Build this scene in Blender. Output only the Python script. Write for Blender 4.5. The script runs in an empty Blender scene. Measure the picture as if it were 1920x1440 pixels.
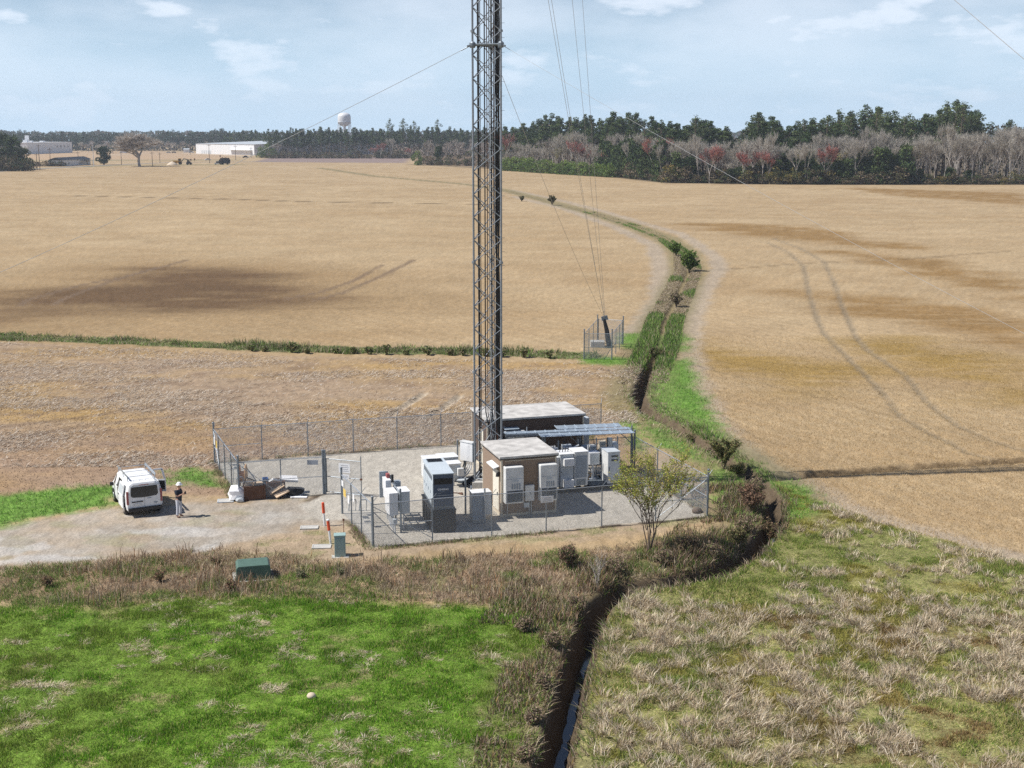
import bpy, bmesh, math, random
import numpy as np
from mathutils import Vector, Matrix, Euler
R=math.radians
C=bpy.context.scene
COL=C.collection
rng=np.random.default_rng(7)
random.seed(11)

# ------------------------------------------------------------------ camera
CAMH=19.5; FPX=2400.0; PITCH=math.atan(468/FPX)
CP,SP=math.cos(PITCH),math.sin(PITCH)
cam=bpy.data.cameras.new('camera'); camo=bpy.data.objects.new('camera',cam); COL.objects.link(camo)
cam.sensor_width=36; cam.lens=36*FPX/1920; cam.clip_start=.5; cam.clip_end=20000
camo.location=(0,0,CAMH); camo.rotation_euler=(R(90)-PITCH,0,0); C.camera=camo

def G(x,y,z=0.0):
    """ground point (at height z) seen at photo pixel x,y"""
    u=(x-960)/FPX; v=(y-720)/FPX
    t=(CAMH-z)/(v*CP+SP)
    return Vector((u*t, t*(CP-v*SP), z))

# ------------------------------------------------------------------ noise
def _hash(ix,iy,s):
    n=(ix.astype(np.int64)*374761393+iy.astype(np.int64)*668265263+s*1442695041)&0xffffffff
    n=((n^(n>>13))*1274126177)&0xffffffff
    n=(n^(n>>16))&0xffffffff
    return n/4294967295.0
def vnoise(x,y,s=0):
    x=np.asarray(x,float);y=np.asarray(y,float)
    ix=np.floor(x);iy=np.floor(y);fx=x-ix;fy=y-iy
    fx=fx*fx*(3-2*fx);fy=fy*fy*(3-2*fy)
    a=_hash(ix,iy,s);b=_hash(ix+1,iy,s);c=_hash(ix,iy+1,s);d=_hash(ix+1,iy+1,s)
    return (a*(1-fx)+b*fx)*(1-fy)+(c*(1-fx)+d*fx)*fy
def fbm(x,y,s=0,o=4):
    t=0;a=.5;n=0
    for i in range(o):
        t=t+a*vnoise(x*2**i,y*2**i,s+i*17);n+=a;a*=.55
    return t/n
def sstep(a,b,x):
    t=np.clip((x-a)/(b-a),0,1);return t*t*(3-2*t)

def seg_dist(X,Y,pts):
    d=np.full(X.shape,1e9)
    for (a,b) in zip(pts[:-1],pts[1:]):
        ax,ay=a[0],a[1];bx,by=b[0]-ax,b[1]-ay
        L=bx*bx+by*by+1e-9
        t=np.clip(((X-ax)*bx+(Y-ay)*by)/L,0,1)
        d=np.minimum(d,np.hypot(X-ax-t*bx,Y-ay-t*by))
    return d
def poly_sd(X,Y,pts):
    """signed distance, positive inside"""
    p=pts+[pts[0]]
    d=seg_dist(X,Y,p)
    ins=np.zeros(X.shape,bool)
    for (a,b) in zip(p[:-1],p[1:]):
        if a[1]==b[1]: continue
        c=((a[1]>Y)!=(b[1]>Y))&(X<(b[0]-a[0])*(Y-a[1])/(b[1]-a[1])+a[0])
        ins^=c
    return np.where(ins,d,-d)
def PX(*p):
    return [tuple(G(x,y)[:2]) for x,y in p]

# ------------------------------------------------------------------ materials
def mat(name,col,rough=.7,metal=0.,spec=.5,bump=None,var=None,nscale=6,attr=False,trans=0):
    m=bpy.data.materials.new(name);m.use_nodes=True
    nt=m.node_tree;b=nt.nodes['Principled BSDF']
    b.inputs['Base Color'].default_value=(*col,1);b.inputs['Roughness'].default_value=rough
    b.inputs['Metallic'].default_value=metal;b.inputs['Specular IOR Level'].default_value=spec
    tc=nt.nodes.new('ShaderNodeTexCoord')
    src=None
    if attr:
        a=nt.nodes.new('ShaderNodeAttribute');a.attribute_name='Col';src=a.outputs['Color']
    if var:
        n=nt.nodes.new('ShaderNodeTexNoise');n.inputs['Scale'].default_value=nscale;n.inputs['Detail'].default_value=6
        nt.links.new(tc.outputs['Object'],n.inputs['Vector'])
        mr=nt.nodes.new('ShaderNodeMapRange');mr.inputs['From Min'].default_value=.3;mr.inputs['From Max'].default_value=.7
        mr.inputs['To Min'].default_value=1-var;mr.inputs['To Max'].default_value=1+var*.6
        nt.links.new(n.outputs['Fac'],mr.inputs['Value'])
        mx=nt.nodes.new('ShaderNodeVectorMath');mx.operation='SCALE'
        if src: nt.links.new(src,mx.inputs[0])
        else: mx.inputs[0].default_value=col
        nt.links.new(mr.outputs['Result'],mx.inputs['Scale']);src=mx.outputs['Vector']
    if src: nt.links.new(src,b.inputs['Base Color'])
    if bump:
        n=nt.nodes.new('ShaderNodeTexNoise');n.inputs['Scale'].default_value=bump[0];n.inputs['Detail'].default_value=4
        nt.links.new(tc.outputs['Object'],n.inputs['Vector'])
        bp=nt.nodes.new('ShaderNodeBump');bp.inputs['Strength'].default_value=bump[1];bp.inputs['Distance'].default_value=bump[2]
        nt.links.new(n.outputs['Fac'],bp.inputs['Height']);nt.links.new(bp.outputs['Normal'],b.inputs['Normal'])
    if trans:
        t=nt.nodes.new('ShaderNodeBsdfTranslucent');mxs=nt.nodes.new('ShaderNodeMixShader');mxs.inputs[0].default_value=trans
        if src: nt.links.new(src,t.inputs['Color'])
        else: t.inputs['Color'].default_value=(*col,1)
        nt.links.new(b.outputs[0],mxs.inputs[1]);nt.links.new(t.outputs[0],mxs.inputs[2])
        nt.links.new(mxs.outputs[0],nt.nodes['Material Output'].inputs['Surface'])
    return m

M={}
def setm():
    M['white']=mat('white_paint',(.76,.77,.78),.45,var=.09,nscale=1.6)
    M['offwhite']=mat('cabinet_white',(.66,.67,.66),.5,var=.16,nscale=2.2)
    M['ltgrey']=mat('cabinet_light_grey',(.48,.52,.55),.5,var=.08,nscale=3)
    M['midgrey']=mat('cabinet_grey',(.3,.34,.38),.55,var=.1,nscale=4)
    M['genpaint']=mat('generator_paint',(.50,.56,.60),.45,var=.05,nscale=2)
    M['galv']=mat('galvanised_steel',(.42,.46,.5),.42,metal=.55,var=.15,nscale=8)
    M['galvdark']=mat('weathered_galvanised',(.20,.235,.27),.45,metal=.4,var=.2,nscale=6)
    M['grating']=mat('grating_steel',(.42,.5,.58),.45,metal=.3,var=.15,nscale=9)
    M['towersteel']=mat('tower_steel',(.27,.30,.33),.45,metal=.4,var=.2,nscale=6)
    M['guywire']=mat('dull_guy_wire',(.45,.46,.47),.8)
    M['black']=mat('black_rubber',(.012,.012,.013),.6)
    M['blacksteel']=mat('black_steel',(.015,.016,.018),.5,var=.2)
    M['glass']=mat('dark_glass',(.012,.016,.02),.12,spec=.6)
    M['chrome']=mat('bright_metal',(.6,.6,.62),.25,metal=.9)
    M['red']=mat('tail_light_red',(.32,.08,.08),.3)
    M['orange']=mat('marker_orange',(.72,.09,.03),.5,var=.1)
    M['aggregate']=mat('brown_aggregate',(.275,.20,.145),.9,var=.22,nscale=22,bump=(40,.5,.02))
    M['shadedagg']=mat('shaded_aggregate',(.10,.07,.055),.9,var=.2,nscale=22)  # same brown aggregate, with the rear shelter's wall shade put into the colour
    M['cream']=mat('cream_trim',(.62,.55,.43),.7,var=.08)
    M['door']=mat('door_cream_white',(.76,.72,.62),.5,var=.05)
    M['concrete']=mat('concrete',(.47,.46,.43),.9,var=.14,nscale=4,bump=(30,.3,.01))
    M['roofconc']=mat('weathered_roof_concrete',(.50,.485,.46),.92,var=.32,nscale=1.6,bump=(20,.3,.01))
    M['endpanel']=mat('dark_end_panel',(.075,.10,.145),.5,var=.06)
    M['green']=mat('transformer_green',(.085,.15,.115),.5,var=.15,nscale=3)
    M['palegreen']=mat('pedestal_pale_green',(.30,.42,.40),.5,var=.12,nscale=3)
    M['wood']=mat('bare_wood',(.55,.33,.16),.8,var=.2,nscale=5)
    M['ply']=mat('brown_plywood',(.13,.065,.04),.8,var=.3,nscale=4)
    M['foam']=mat('white_foam',(.82,.82,.83),.8,var=.04)
    M['card']=mat('cardboard',(.62,.47,.33),.9,var=.1)
    M['blue']=mat('blue_plastic',(.05,.16,.42),.4)
    M['cable']=mat('black_cable',(.015,.015,.016),.55)
    M['rust']=mat('rusty_cable',(.16,.06,.03),.7,var=.3)
    M['conduit']=mat('grey_conduit',(.62,.64,.66),.4,var=.05)
    M['sign']=mat('sign_white',(.78,.79,.8),.5)
    M['signyellow']=mat('sign_yellow',(.7,.5,.12),.5)
    M['signgrey']=mat('sign_grey',(.35,.38,.43),.5)
    M['ink']=mat('sign_ink',(.35,.36,.4),.6)
    M['skin']=mat('skin',(.45,.25,.17),.6)
    M['navy']=mat('navy_cloth',(.018,.026,.042),.85,var=.2,nscale=12)
    M['pants']=mat('pale_grey_cloth',(.50,.52,.58),.85,var=.1,nscale=8)
    M['boots']=mat('brown_leather',(.10,.045,.03),.6)
    M['hat']=mat('hard_hat_white',(.85,.85,.85),.3)
    M['veg']=mat('plant_matter',(.1,.2,.05),.75,attr=True,trans=.25,spec=.2)
    M['crown']=mat('tree_foliage',(.05,.09,.03),.8,attr=True,trans=.18,spec=.15)
    M['bark']=mat('bark',(.17,.13,.10),.95,var=.25,nscale=3)
    M['barkpale']=mat('pale_bark',(.46,.42,.38),.95,var=.2,nscale=2)
    M['yellow']=mat('machine_yellow',(.55,.30,.05),.5,var=.15)
    M['sand']=mat('sand',(.60,.50,.38),.95,var=.12,nscale=2)
    M['asphalt']=mat('asphalt',(.20,.21,.22),.9,var=.1,nscale=.4)
    M['redbox']=mat('dull_red_paint',(.33,.09,.09),.6)
    # chain link: wires drawn by a diamond pattern of openings
    m=bpy.data.materials.new('chain_link_wire');m.use_nodes=True;nt=m.node_tree;b=nt.nodes['Principled BSDF']
    b.inputs['Base Color'].default_value=(.42,.47,.53,1);b.inputs['Metallic'].default_value=.4;b.inputs['Roughness'].default_value=.5
    uv=nt.nodes.new('ShaderNodeUVMap');uv.uv_map='UVMap';sx=nt.nodes.new('ShaderNodeSeparateXYZ');nt.links.new(uv.outputs[0],sx.inputs[0])
    outs=[]
    for op in('ADD','SUBTRACT'):
        a=nt.nodes.new('ShaderNodeMath');a.operation=op;nt.links.new(sx.outputs[0],a.inputs[0]);nt.links.new(sx.outputs[1],a.inputs[1])
        s=nt.nodes.new('ShaderNodeMath');s.operation='DIVIDE';s.inputs[1].default_value=.075;nt.links.new(a.outputs[0],s.inputs[0])
        f=nt.nodes.new('ShaderNodeMath');f.operation='FRACT';nt.links.new(s.outputs[0],f.inputs[0])
        l=nt.nodes.new('ShaderNodeMath');l.operation='LESS_THAN';l.inputs[1].default_value=.135;nt.links.new(f.outputs[0],l.inputs[0]);outs.append(l)
    mx=nt.nodes.new('ShaderNodeMath');mx.operation='MAXIMUM';nt.links.new(outs[0].outputs[0],mx.inputs[0]);nt.links.new(outs[1].outputs[0],mx.inputs[1])
    tr=nt.nodes.new('ShaderNodeBsdfTransparent');ms=nt.nodes.new('ShaderNodeMixShader')
    nt.links.new(mx.outputs[0],ms.inputs[0]);nt.links.new(tr.outputs[0],ms.inputs[1]);nt.links.new(b.outputs[0],ms.inputs[2])
    nt.links.new(ms.outputs[0],nt.nodes['Material Output'].inputs['Surface']);M['chain']=m
    # ground
    m=bpy.data.materials.new('field_ground');m.use_nodes=True;nt=m.node_tree;b=nt.nodes['Principled BSDF']
    b.inputs['Roughness'].default_value=.95;b.inputs['Specular IOR Level'].default_value=.15
    at=nt.nodes.new('ShaderNodeAttribute');at.attribute_name='Col'
    gm=nt.nodes.new('ShaderNodeNewGeometry')
    def nz(sc,det,lo,hi,sv=None):
        n=nt.nodes.new('ShaderNodeTexNoise');n.inputs['Scale'].default_value=sc;n.inputs['Detail'].default_value=det;n.inputs['Roughness'].default_value=.7
        if sv:
            mp=nt.nodes.new('ShaderNodeMapping');mp.inputs['Scale'].default_value=sv;mp.inputs['Rotation'].default_value=(0,0,R(-35))
            nt.links.new(gm.outputs['Position'],mp.inputs['Vector']);nt.links.new(mp.outputs[0],n.inputs['Vector'])
        else: nt.links.new(gm.outputs['Position'],n.inputs['Vector'])
        r=nt.nodes.new('ShaderNodeMapRange');r.inputs['From Min'].default_value=.3;r.inputs['From Max'].default_value=.7;r.inputs['To Min'].default_value=lo;r.inputs['To Max'].default_value=hi
        nt.links.new(n.outputs['Fac'],r.inputs['Value']);return n,r
    n1,r1=nz(9,5,.66,1.3);n2,r2=nz(2.6,6,.78,1.18,(1,.35,1));n3,r3=nz(.1,6,.88,1.08)
    k=nt.nodes.new('ShaderNodeMath');k.operation='MULTIPLY';nt.links.new(r1.outputs[0],k.inputs[0]);nt.links.new(r2.outputs[0],k.inputs[1])
    k2=nt.nodes.new('ShaderNodeMath');k2.operation='MULTIPLY';nt.links.new(k.outputs[0],k2.inputs[0]);nt.links.new(r3.outputs[0],k2.inputs[1])
    sc=nt.nodes.new('ShaderNodeVectorMath');sc.operation='SCALE';nt.links.new(at.outputs['Color'],sc.inputs[0]);nt.links.new(k2.outputs[0],sc.inputs['Scale'])
    nt.links.new(sc.outputs[0],b.inputs['Base Color'])
    bp=nt.nodes.new('ShaderNodeBump');bp.inputs['Strength'].default_value=.55;bp.inputs['Distance'].default_value=.06
    nt.links.new(n1.outputs['Fac'],bp.inputs['Height']);nt.links.new(bp.outputs[0],b.inputs['Normal']);M['ground']=m
    m=mat('ditch_water',(.05,.06,.06),.06,spec=.9);M['water']=m
setm()

# ------------------------------------------------------------------ object helpers
def tag(o,label=None,cat=None,group=None,kind=None):
    if label:o['label']=label
    if cat:o['category']=cat
    if group:o['group']=group
    if kind:o['kind']=kind
    return o
def thing(name,label,cat,loc=(0,0,0),rz=0,group=None):
    o=bpy.data.objects.new(name,None);COL.objects.link(o);o.location=loc;o.rotation_euler=(0,0,rz);o.empty_display_size=.2
    return tag(o,label,cat,group)
class MB:
    def __init__(s): s.v=[];s.f=[]
    def box(s,x0,x1,y0,y1,z0,z1,rot=None,c=None):
        vs=[Vector((x,y,z)) for z in(z0,z1) for y in(y0,y1) for x in(x0,x1)]
        if rot is not None:
            c=Vector(c) if c is not None else Vector(((x0+x1)/2,(y0+y1)/2,(z0+z1)/2))
            m=Euler(rot).to_matrix();vs=[m@(v-c)+c for v in vs]
        n=len(s.v);s.v+=[tuple(v) for v in vs]
        s.f+=[tuple(n+i for i in f) for f in((0,2,3,1),(4,5,7,6),(0,1,5,4),(2,6,7,3),(0,4,6,2),(1,3,7,5))];return s
    def tube(s,a,b,r,r2=None,n=8,cap=True):
        a=Vector(a);b=Vector(b);r2=r if r2 is None else r2
        d=(b-a)
        if d.length<1e-6:return s
        d.normalize();u=d.orthogonal().normalized();w=d.cross(u);k=len(s.v)
        for p,q in((a,r),(b,r2)):
            for i in range(n):
                t=2*math.pi*i/n;s.v.append(tuple(p+(u*math.cos(t)+w*math.sin(t))*q))
        for i in range(n):
            j=(i+1)%n;s.f.append((k+i,k+j,k+n+j,k+n+i))
        if cap:s.f.append(tuple(k+i for i in reversed(range(n))));s.f.append(tuple(k+n+i for i in range(n)))
        return s
    def path(s,pts,r,n=6):
        pts=[Vector(p) for p in pts];k=len(s.v);m=len(pts)
        ref=Vector((0,0,1))
        for i,p in enumerate(pts):
            d=(pts[min(i+1,m-1)]-pts[max(i-1,0)]).normalized()
            u=d.cross(ref)
            if u.length<.05:u=d.cross(Vector((1,0,0)))
            u.normalize();w=d.cross(u)
            rr=r[i] if isinstance(r,(list,tuple)) else r
            for j in range(n):
                t=2*math.pi*j/n;s.v.append(tuple(p+(u*math.cos(t)+w*math.sin(t))*rr))
        for i in range(m-1):
            for j in range(n):
                a=k+i*n+j;b=k+i*n+(j+1)%n;s.f.append((a,b,b+n,a+n))
        s.f.append(tuple(k+j for j in reversed(range(n))));s.f.append(tuple(k+(m-1)*n+j for j in range(n)));return s
    def prism(s,prof,y0,y1,axis='y'):
        """profile of (x,z) extruded along y"""
        k=len(s.v);n=len(prof)
        for y in(y0,y1):
            for x,z in prof:
                s.v.append((x,y,z) if axis=='y' else ((y,x,z) if axis=='x' else (x,z,y)))
        for i in range(n):
            j=(i+1)%n;s.f.append((k+i,k+j,k+n+j,k+n+i))
        s.f.append(tuple(k+i for i in reversed(range(n))));s.f.append(tuple(k+n+i for i in range(n)));return s
    def lathe(s,prof,c=(0,0,0),n=16):
        k=len(s.v);m=len(prof)
        for r,z in prof:
            for i in range(n):
                t=2*math.pi*i/n;s.v.append((c[0]+r*math.cos(t),c[1]+r*math.sin(t),c[2]+z))
        for i in range(m-1):
            for j in range(n):
                a=k+i*n+j;b=k+i*n+(j+1)%n;s.f.append((a,b,b+n,a+n))
        s.f.append(tuple(k+j for j in reversed(range(n))));s.f.append(tuple(k+(m-1)*n+j for j in range(n)));return s
    def quad(s,*p):
        k=len(s.v);s.v+=[tuple(q) for q in p];s.f.append(tuple(range(k,k+len(p))));return s
    def mesh(s,name,m,smooth=False,bevel=0):
        me=bpy.data.meshes.new(name);me.from_pydata(s.v,[],s.f)
        bm=bmesh.new();bm.from_mesh(me);bmesh.ops.recalc_face_normals(bm,faces=bm.faces)
        if bevel:
            bmesh.ops.bevel(bm,geom=[e for e in bm.edges if len(e.link_faces)==2 and e.calc_face_angle(0)>.6],offset=bevel,segments=2,affect='EDGES',profile=.6,clamp_overlap=True)
        bm.to_mesh(me);bm.free()
        me.materials.append(M[m] if isinstance(m,str) else m)
        if smooth:
            for p in me.polygons:p.use_smooth=True
        return me
    def build(s,name,m,parent=None,smooth=False,bevel=0,label=None):
        o=bpy.data.objects.new(name,s.mesh(name,m,smooth,bevel));COL.objects.link(o);o.parent=parent
        if label:o['label']=label
        return o
def kids(o):return [c for c in bpy.data.objects if c.parent==o]
def copy_tree(o,parent=None,ch=None):
    c=o.copy();COL.objects.link(c);c.parent=parent
    for k in (ch if ch is not None else kids(o)):copy_tree(k,c)
    return c
def npmesh(name,V,F,m,cols=None,smooth=False):
    """V (n,3), F (m,k) arrays"""
    me=bpy.data.meshes.new(name);me.vertices.add(len(V));me.vertices.foreach_set('co',np.ascontiguousarray(V,np.float32).ravel())
    k=F.shape[1];me.loops.add(F.size);me.loops.foreach_set('vertex_index',np.ascontiguousarray(F,np.int32).ravel())
    me.polygons.add(len(F));me.polygons.foreach_set('loop_start',np.arange(0,F.size,k,dtype=np.int32))
    me.polygons.foreach_set('loop_total',np.full(len(F),k,np.int32))
    if smooth:me.polygons.foreach_set('use_smooth',np.ones(len(F),bool))
    me.update(calc_edges=True)
    if cols is not None:
        a=me.color_attributes.new('Col','FLOAT_COLOR','POINT')
        c=np.ones((len(V),4),np.float32);c[:,:3]=cols;a.data.foreach_set('color',c.ravel())
    me.materials.append(M[m]);return me
def npobj(name,V,F,m,cols=None,parent=None,smooth=False):
    o=bpy.data.objects.new(name,npmesh(name,V,F,m,cols,smooth));COL.objects.link(o);o.parent=parent;return o

# ------------------------------------------------------------------ world, sun, haze
SUN_EL,SUN_AZ=R(52),R(-96.5)       # azimuth measured from +Y towards +X: the sun stands to the left
w=bpy.data.worlds.new('World');C.world=w;w.use_nodes=True;nt=w.node_tree
bg=nt.nodes['Background'];bg.inputs['Strength'].default_value=.058
sky=nt.nodes.new('ShaderNodeTexSky');sky.sky_type='NISHITA';sky.sun_disc=False;sky.sun_elevation=SUN_EL;sky.sun_rotation=SUN_AZ
sky.altitude=20;sky.air_density=1.0;sky.dust_density=.15;sky.ozone_density=2.2
tc=nt.nodes.new('ShaderNodeTexCoord');sp=nt.nodes.new('ShaderNodeSeparateXYZ');nt.links.new(tc.outputs['Generated'],sp.inputs[0])
def mth(op,a,b=None,cl=False):
    n=nt.nodes.new('ShaderNodeMath');n.operation=op;n.use_clamp=cl
    for i,q in enumerate((a,b)):
        if q is None:continue
        if isinstance(q,(int,float)):n.inputs[i].default_value=q
        else:nt.links.new(q,n.inputs[i])
    return n.outputs[0]
cb=nt.nodes.new('ShaderNodeVectorMath');cb.operation='MULTIPLY';cb.inputs[1].default_value=(8.5,8.5,26);nt.links.new(tc.outputs['Generated'],cb.inputs[0])
def cn(scale,det,lo,hi,off,rough=.55):
    mp=nt.nodes.new('ShaderNodeMapping');mp.inputs['Location'].default_value=off;nt.links.new(cb.outputs[0],mp.inputs[0])
    n=nt.nodes.new('ShaderNodeTexNoise');n.inputs['Scale'].default_value=scale;n.inputs['Detail'].default_value=det;n.inputs['Roughness'].default_value=rough
    nt.links.new(mp.outputs[0],n.inputs['Vector'])
    r=nt.nodes.new('ShaderNodeMapRange');r.interpolation_type='SMOOTHSTEP';r.inputs['From Min'].default_value=lo;r.inputs['From Max'].default_value=hi
    nt.links.new(n.outputs['Fac'],r.inputs['Value']);return r.outputs[0]
c1=cn(1.7,7,.47,.68,(3.1,1.7,0));c2=cn(.45,5,.34,.66,(8.2,4.4,2))
cl=mth('MAXIMUM',mth('MULTIPLY',c1,.55),mth('MULTIPLY',c2,.42))
fade=nt.nodes.new('ShaderNodeMapRange');fade.inputs['From Min'].default_value=.0;fade.inputs['From Max'].default_value=.09;fade.inputs['To Min'].default_value=.35
nt.links.new(sp.outputs[2],fade.inputs['Value'])
cl=mth('MULTIPLY',cl,fade.outputs[0])
hi=nt.nodes.new('ShaderNodeMapRange');hi.interpolation_type='SMOOTHSTEP';hi.inputs['From Min'].default_value=.16;hi.inputs['From Max'].default_value=.45;hi.inputs['To Min'].default_value=1;hi.inputs['To Max'].default_value=.12
nt.links.new(sp.outputs[2],hi.inputs['Value']);cl=mth('MULTIPLY',cl,hi.outputs[0])
lowk=nt.nodes.new('ShaderNodeMapRange');lowk.interpolation_type='SMOOTHSTEP';lowk.inputs['From Min'].default_value=-.02;lowk.inputs['From Max'].default_value=.17;lowk.inputs['To Min'].default_value=.8;lowk.inputs['To Max'].default_value=0
nt.links.new(sp.outputs[2],lowk.inputs['Value'])
mx=nt.nodes.new('ShaderNodeMix');mx.data_type='RGBA';nt.links.new(cl,mx.inputs['Factor'])
tn=nt.nodes.new('ShaderNodeVectorMath');tn.operation='MULTIPLY';tn.inputs[1].default_value=(.92,.99,1.13);nt.links.new(sky.outputs[0],tn.inputs[0]);hm_=nt.nodes.new('ShaderNodeMix');hm_.data_type='RGBA';nt.links.new(lowk.outputs[0],hm_.inputs['Factor']);nt.links.new(tn.outputs[0],hm_.inputs['A']);hm_.inputs['B'].default_value=(10.0,14.4,18.8,1);nt.links.new(hm_.outputs['Result'],mx.inputs['A']);mx.inputs['B'].default_value=(17.2,18.0,19.6,1)
nt.links.new(mx.outputs['Result'],bg.inputs['Color'])
sl=bpy.data.lights.new('sun','SUN');sl.energy=5.0;sl.angle=R(.53);sl.color=(1,.95,.88);so=bpy.data.objects.new('sun',sl);COL.objects.link(so)
sd=Vector((math.sin(SUN_AZ)*math.cos(SUN_EL),math.cos(SUN_AZ)*math.cos(SUN_EL),math.sin(SUN_EL)))
so.rotation_euler=sd.to_track_quat('Z','Y').to_euler();so.location=(0,0,150)
C.view_settings.view_transform='Standard';C.view_settings.look='None';C.view_settings.exposure=.25;C.view_settings.gamma=1
C.cycles.max_bounces=6;C.cycles.transparent_max_bounces=24;C.cycles.diffuse_bounces=3;C.cycles.volume_bounces=0
C.cycles.use_denoising=False
hz=MB().box(-3400,3400,-3400,3400,-4,112)
hm=bpy.data.materials.new('haze_air');hm.use_nodes=True;ht=hm.node_tree;ht.nodes.remove(ht.nodes['Principled BSDF'])
pv=ht.nodes.new('ShaderNodeVolumePrincipled');pv.inputs['Color'].default_value=(.80,.88,1,1);pv.inputs['Density'].default_value=.00014;pv.inputs['Anisotropy'].default_value=.2
ht.links.new(pv.outputs[0],ht.nodes['Material Output'].inputs['Volume'])
ho=hz.build('haze',hm);ho['kind']='stuff'
# ------------------------------------------------------------------ layout of the ground (all in metres on the ground plane)
DITCH=PX((1028,1560),(1035,1440),(1052,1360),(1073,1270),(1092,1200),(1122,1135),(1175,1098),(1250,1092),(1330,1075),(1400,1040),(1452,985),(1447,930),(1412,895),(1370,865),(1312,828),(1262,795),(1215,772),(1197,745),(1210,700),(1230,660),(1237,640),(1247,600),(1267,560),(1290,510),(1285,475),(1250,448),(1190,425),(1120,402),(1060,386),(1000,370),(940,355),(880,346),(700,330),(600,315))
MEADOW=PX((-700,1122),(0,1132),(200,1142),(330,1118),(600,1122),(900,1135),(1000,1150),(1040,1200),(1030,1300),(1000,1440),(990,1700),(-1000,1700))
ROUGH=DITCH[:11]+PX((1455,940),(1455,900),(1530,935),(1650,985),(1800,1020),(1920,1058),(2300,1150),(2600,1700))
GREENF=PX((1195,800),(1250,795),(1320,850),(1400,900),(1445,960),(1400,985),(1345,965),(1325,880),(1195,812))
DRYSTRIP=PX((-700,1062),(0,1062),(180,1050),(380,1030),(640,1055),(900,1040),(1150,1030),(1420,985),(1440,1010),(1330,1065),(1130,1110),(1050,1190),(1000,1150),(900,1135),(600,1122),(330,1118),(200,1142),(0,1132),(-700,1122))
TRACKP=PX((-700,1002),(0,992),(70,968),(215,955),(330,945),(440,942),(560,930),(640,955),(640,985),(560,1000),(420,1020),(250,1042),(100,1058),(0,1064),(-700,1075))
PADP=PX((405,868),(449,939),(607,927),(560,948),(600,975),(655,975),(700,1027),(1326,968),(1190,880),(1100,872),(1100,800),(900,830),(827,836))
DIRT=PX((330,925),(449,940),(640,925),(760,900),(1300,880),(1345,972),(1180,1000),(900,1022),(720,1042),(560,1060),(420,1035),(200,1065),(0,1075),(0,985),(200,950))
STUB=PX((-900,640),(0,642),(560,668),(1090,680),(1195,690),(1190,760),(1195,810),(1150,850),(830,833),(403,866),(440,932),(330,928),(215,915),(110,915),(0,935),(-900,960))
HEDGE=PX((-900,614),(0,631),(300,643),(560,655),(760,658),(900,661),(1092,667))
GREENA=PX((-700,935),(0,928),(110,912),(222,912),(220,945),(100,968),(0,990),(-700,1012))
GREENB=PX((316,885),(370,875),(420,900),(430,918),(380,915),(330,905))
GREENC=PX((1205,690),(1290,672),(1305,720),(1330,775),(1380,845),(1440,885),(1500,902),(1560,945),(1500,975),(1445,960),(1400,900),(1300,840),(1240,800),(1170,790),(1200,850))
GREEND=PX((1165,625),(1240,620),(1290,628),(1285,660),(1170,655),(1165,645))
GREENE=PX((1090,668),(1200,672),(1205,688),(1092,682))
MARGR=PX((960,356),(1060,378),(1130,396),(1210,420),(1280,440),(1340,480),(1350,505),(1320,545),(1300,590),(1292,640),(1298,690),(1312,740),(1352,810),(1400,858),(1480,903),(1560,948),(1700,995),(1920,1055),(2400,1190))
MARGL=PX((960,368),(1060,392),(1150,425),(1225,460),(1240,510),(1235,560),(1205,610),(1165,640))
STAINL=PX((-60,560),(120,545),(200,525),(300,508),(440,510),(560,535),(600,560),(480,580),(300,588),(150,585),(-60,600))
STAINR=[PX((1290,418),(1500,425),(1620,445),(1740,470),(1500,452),(1380,435)),PX((1560,470),(1760,490),(1920,530),(1920,560),(1700,510)),PX((1480,548),(1700,560),(1900,600),(1920,650),(1700,600)),PX((1580,640),(1700,635),(1920,680),(1920,740),(1750,700)),PX((1300,650),(1420,670),(1560,700),(1500,720),(1340,690)),PX((1600,353),(1920,362),(1920,385),(1700,368))]
TYRES=[PX((1440,455),(1478,472),(1508,500),(1515,540),(1530,590),(1545,625),(1600,680),(1650,730),(1690,780),(1740,810),(1820,850),(1900,870)),
 PX((1450,447),(1500,465),(1545,490),(1565,530),(1580,575),(1605,630),(1625,655),(1700,705),(1740,755),(1800,800),(1860,825),(1930,848)),
 PX((40,572),(52,562),(150,535),(250,515),(350,488)),PX((100,572),(120,560),(200,530),(300,500)),PX((540,560),(600,548),(660,528),(715,498)),PX((590,562),(640,550),(710,520),(775,488)),
 PX((0,800),(100,790),(250,768),(350,752)),PX((0,825),(150,800),(300,783),(420,772))]
DRAINS=[PX((1440,897),(1530,889),(1700,876),(1930,862)),PX((130,367),(450,374),(560,378),(760,381),(900,383),(965,384)),PX((1350,506),(1500,494),(1700,486),(1900,470))]
RUTS=[PX((728,780),(760,760),(795,738)),PX((800,782),(830,765),(862,742))]

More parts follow.
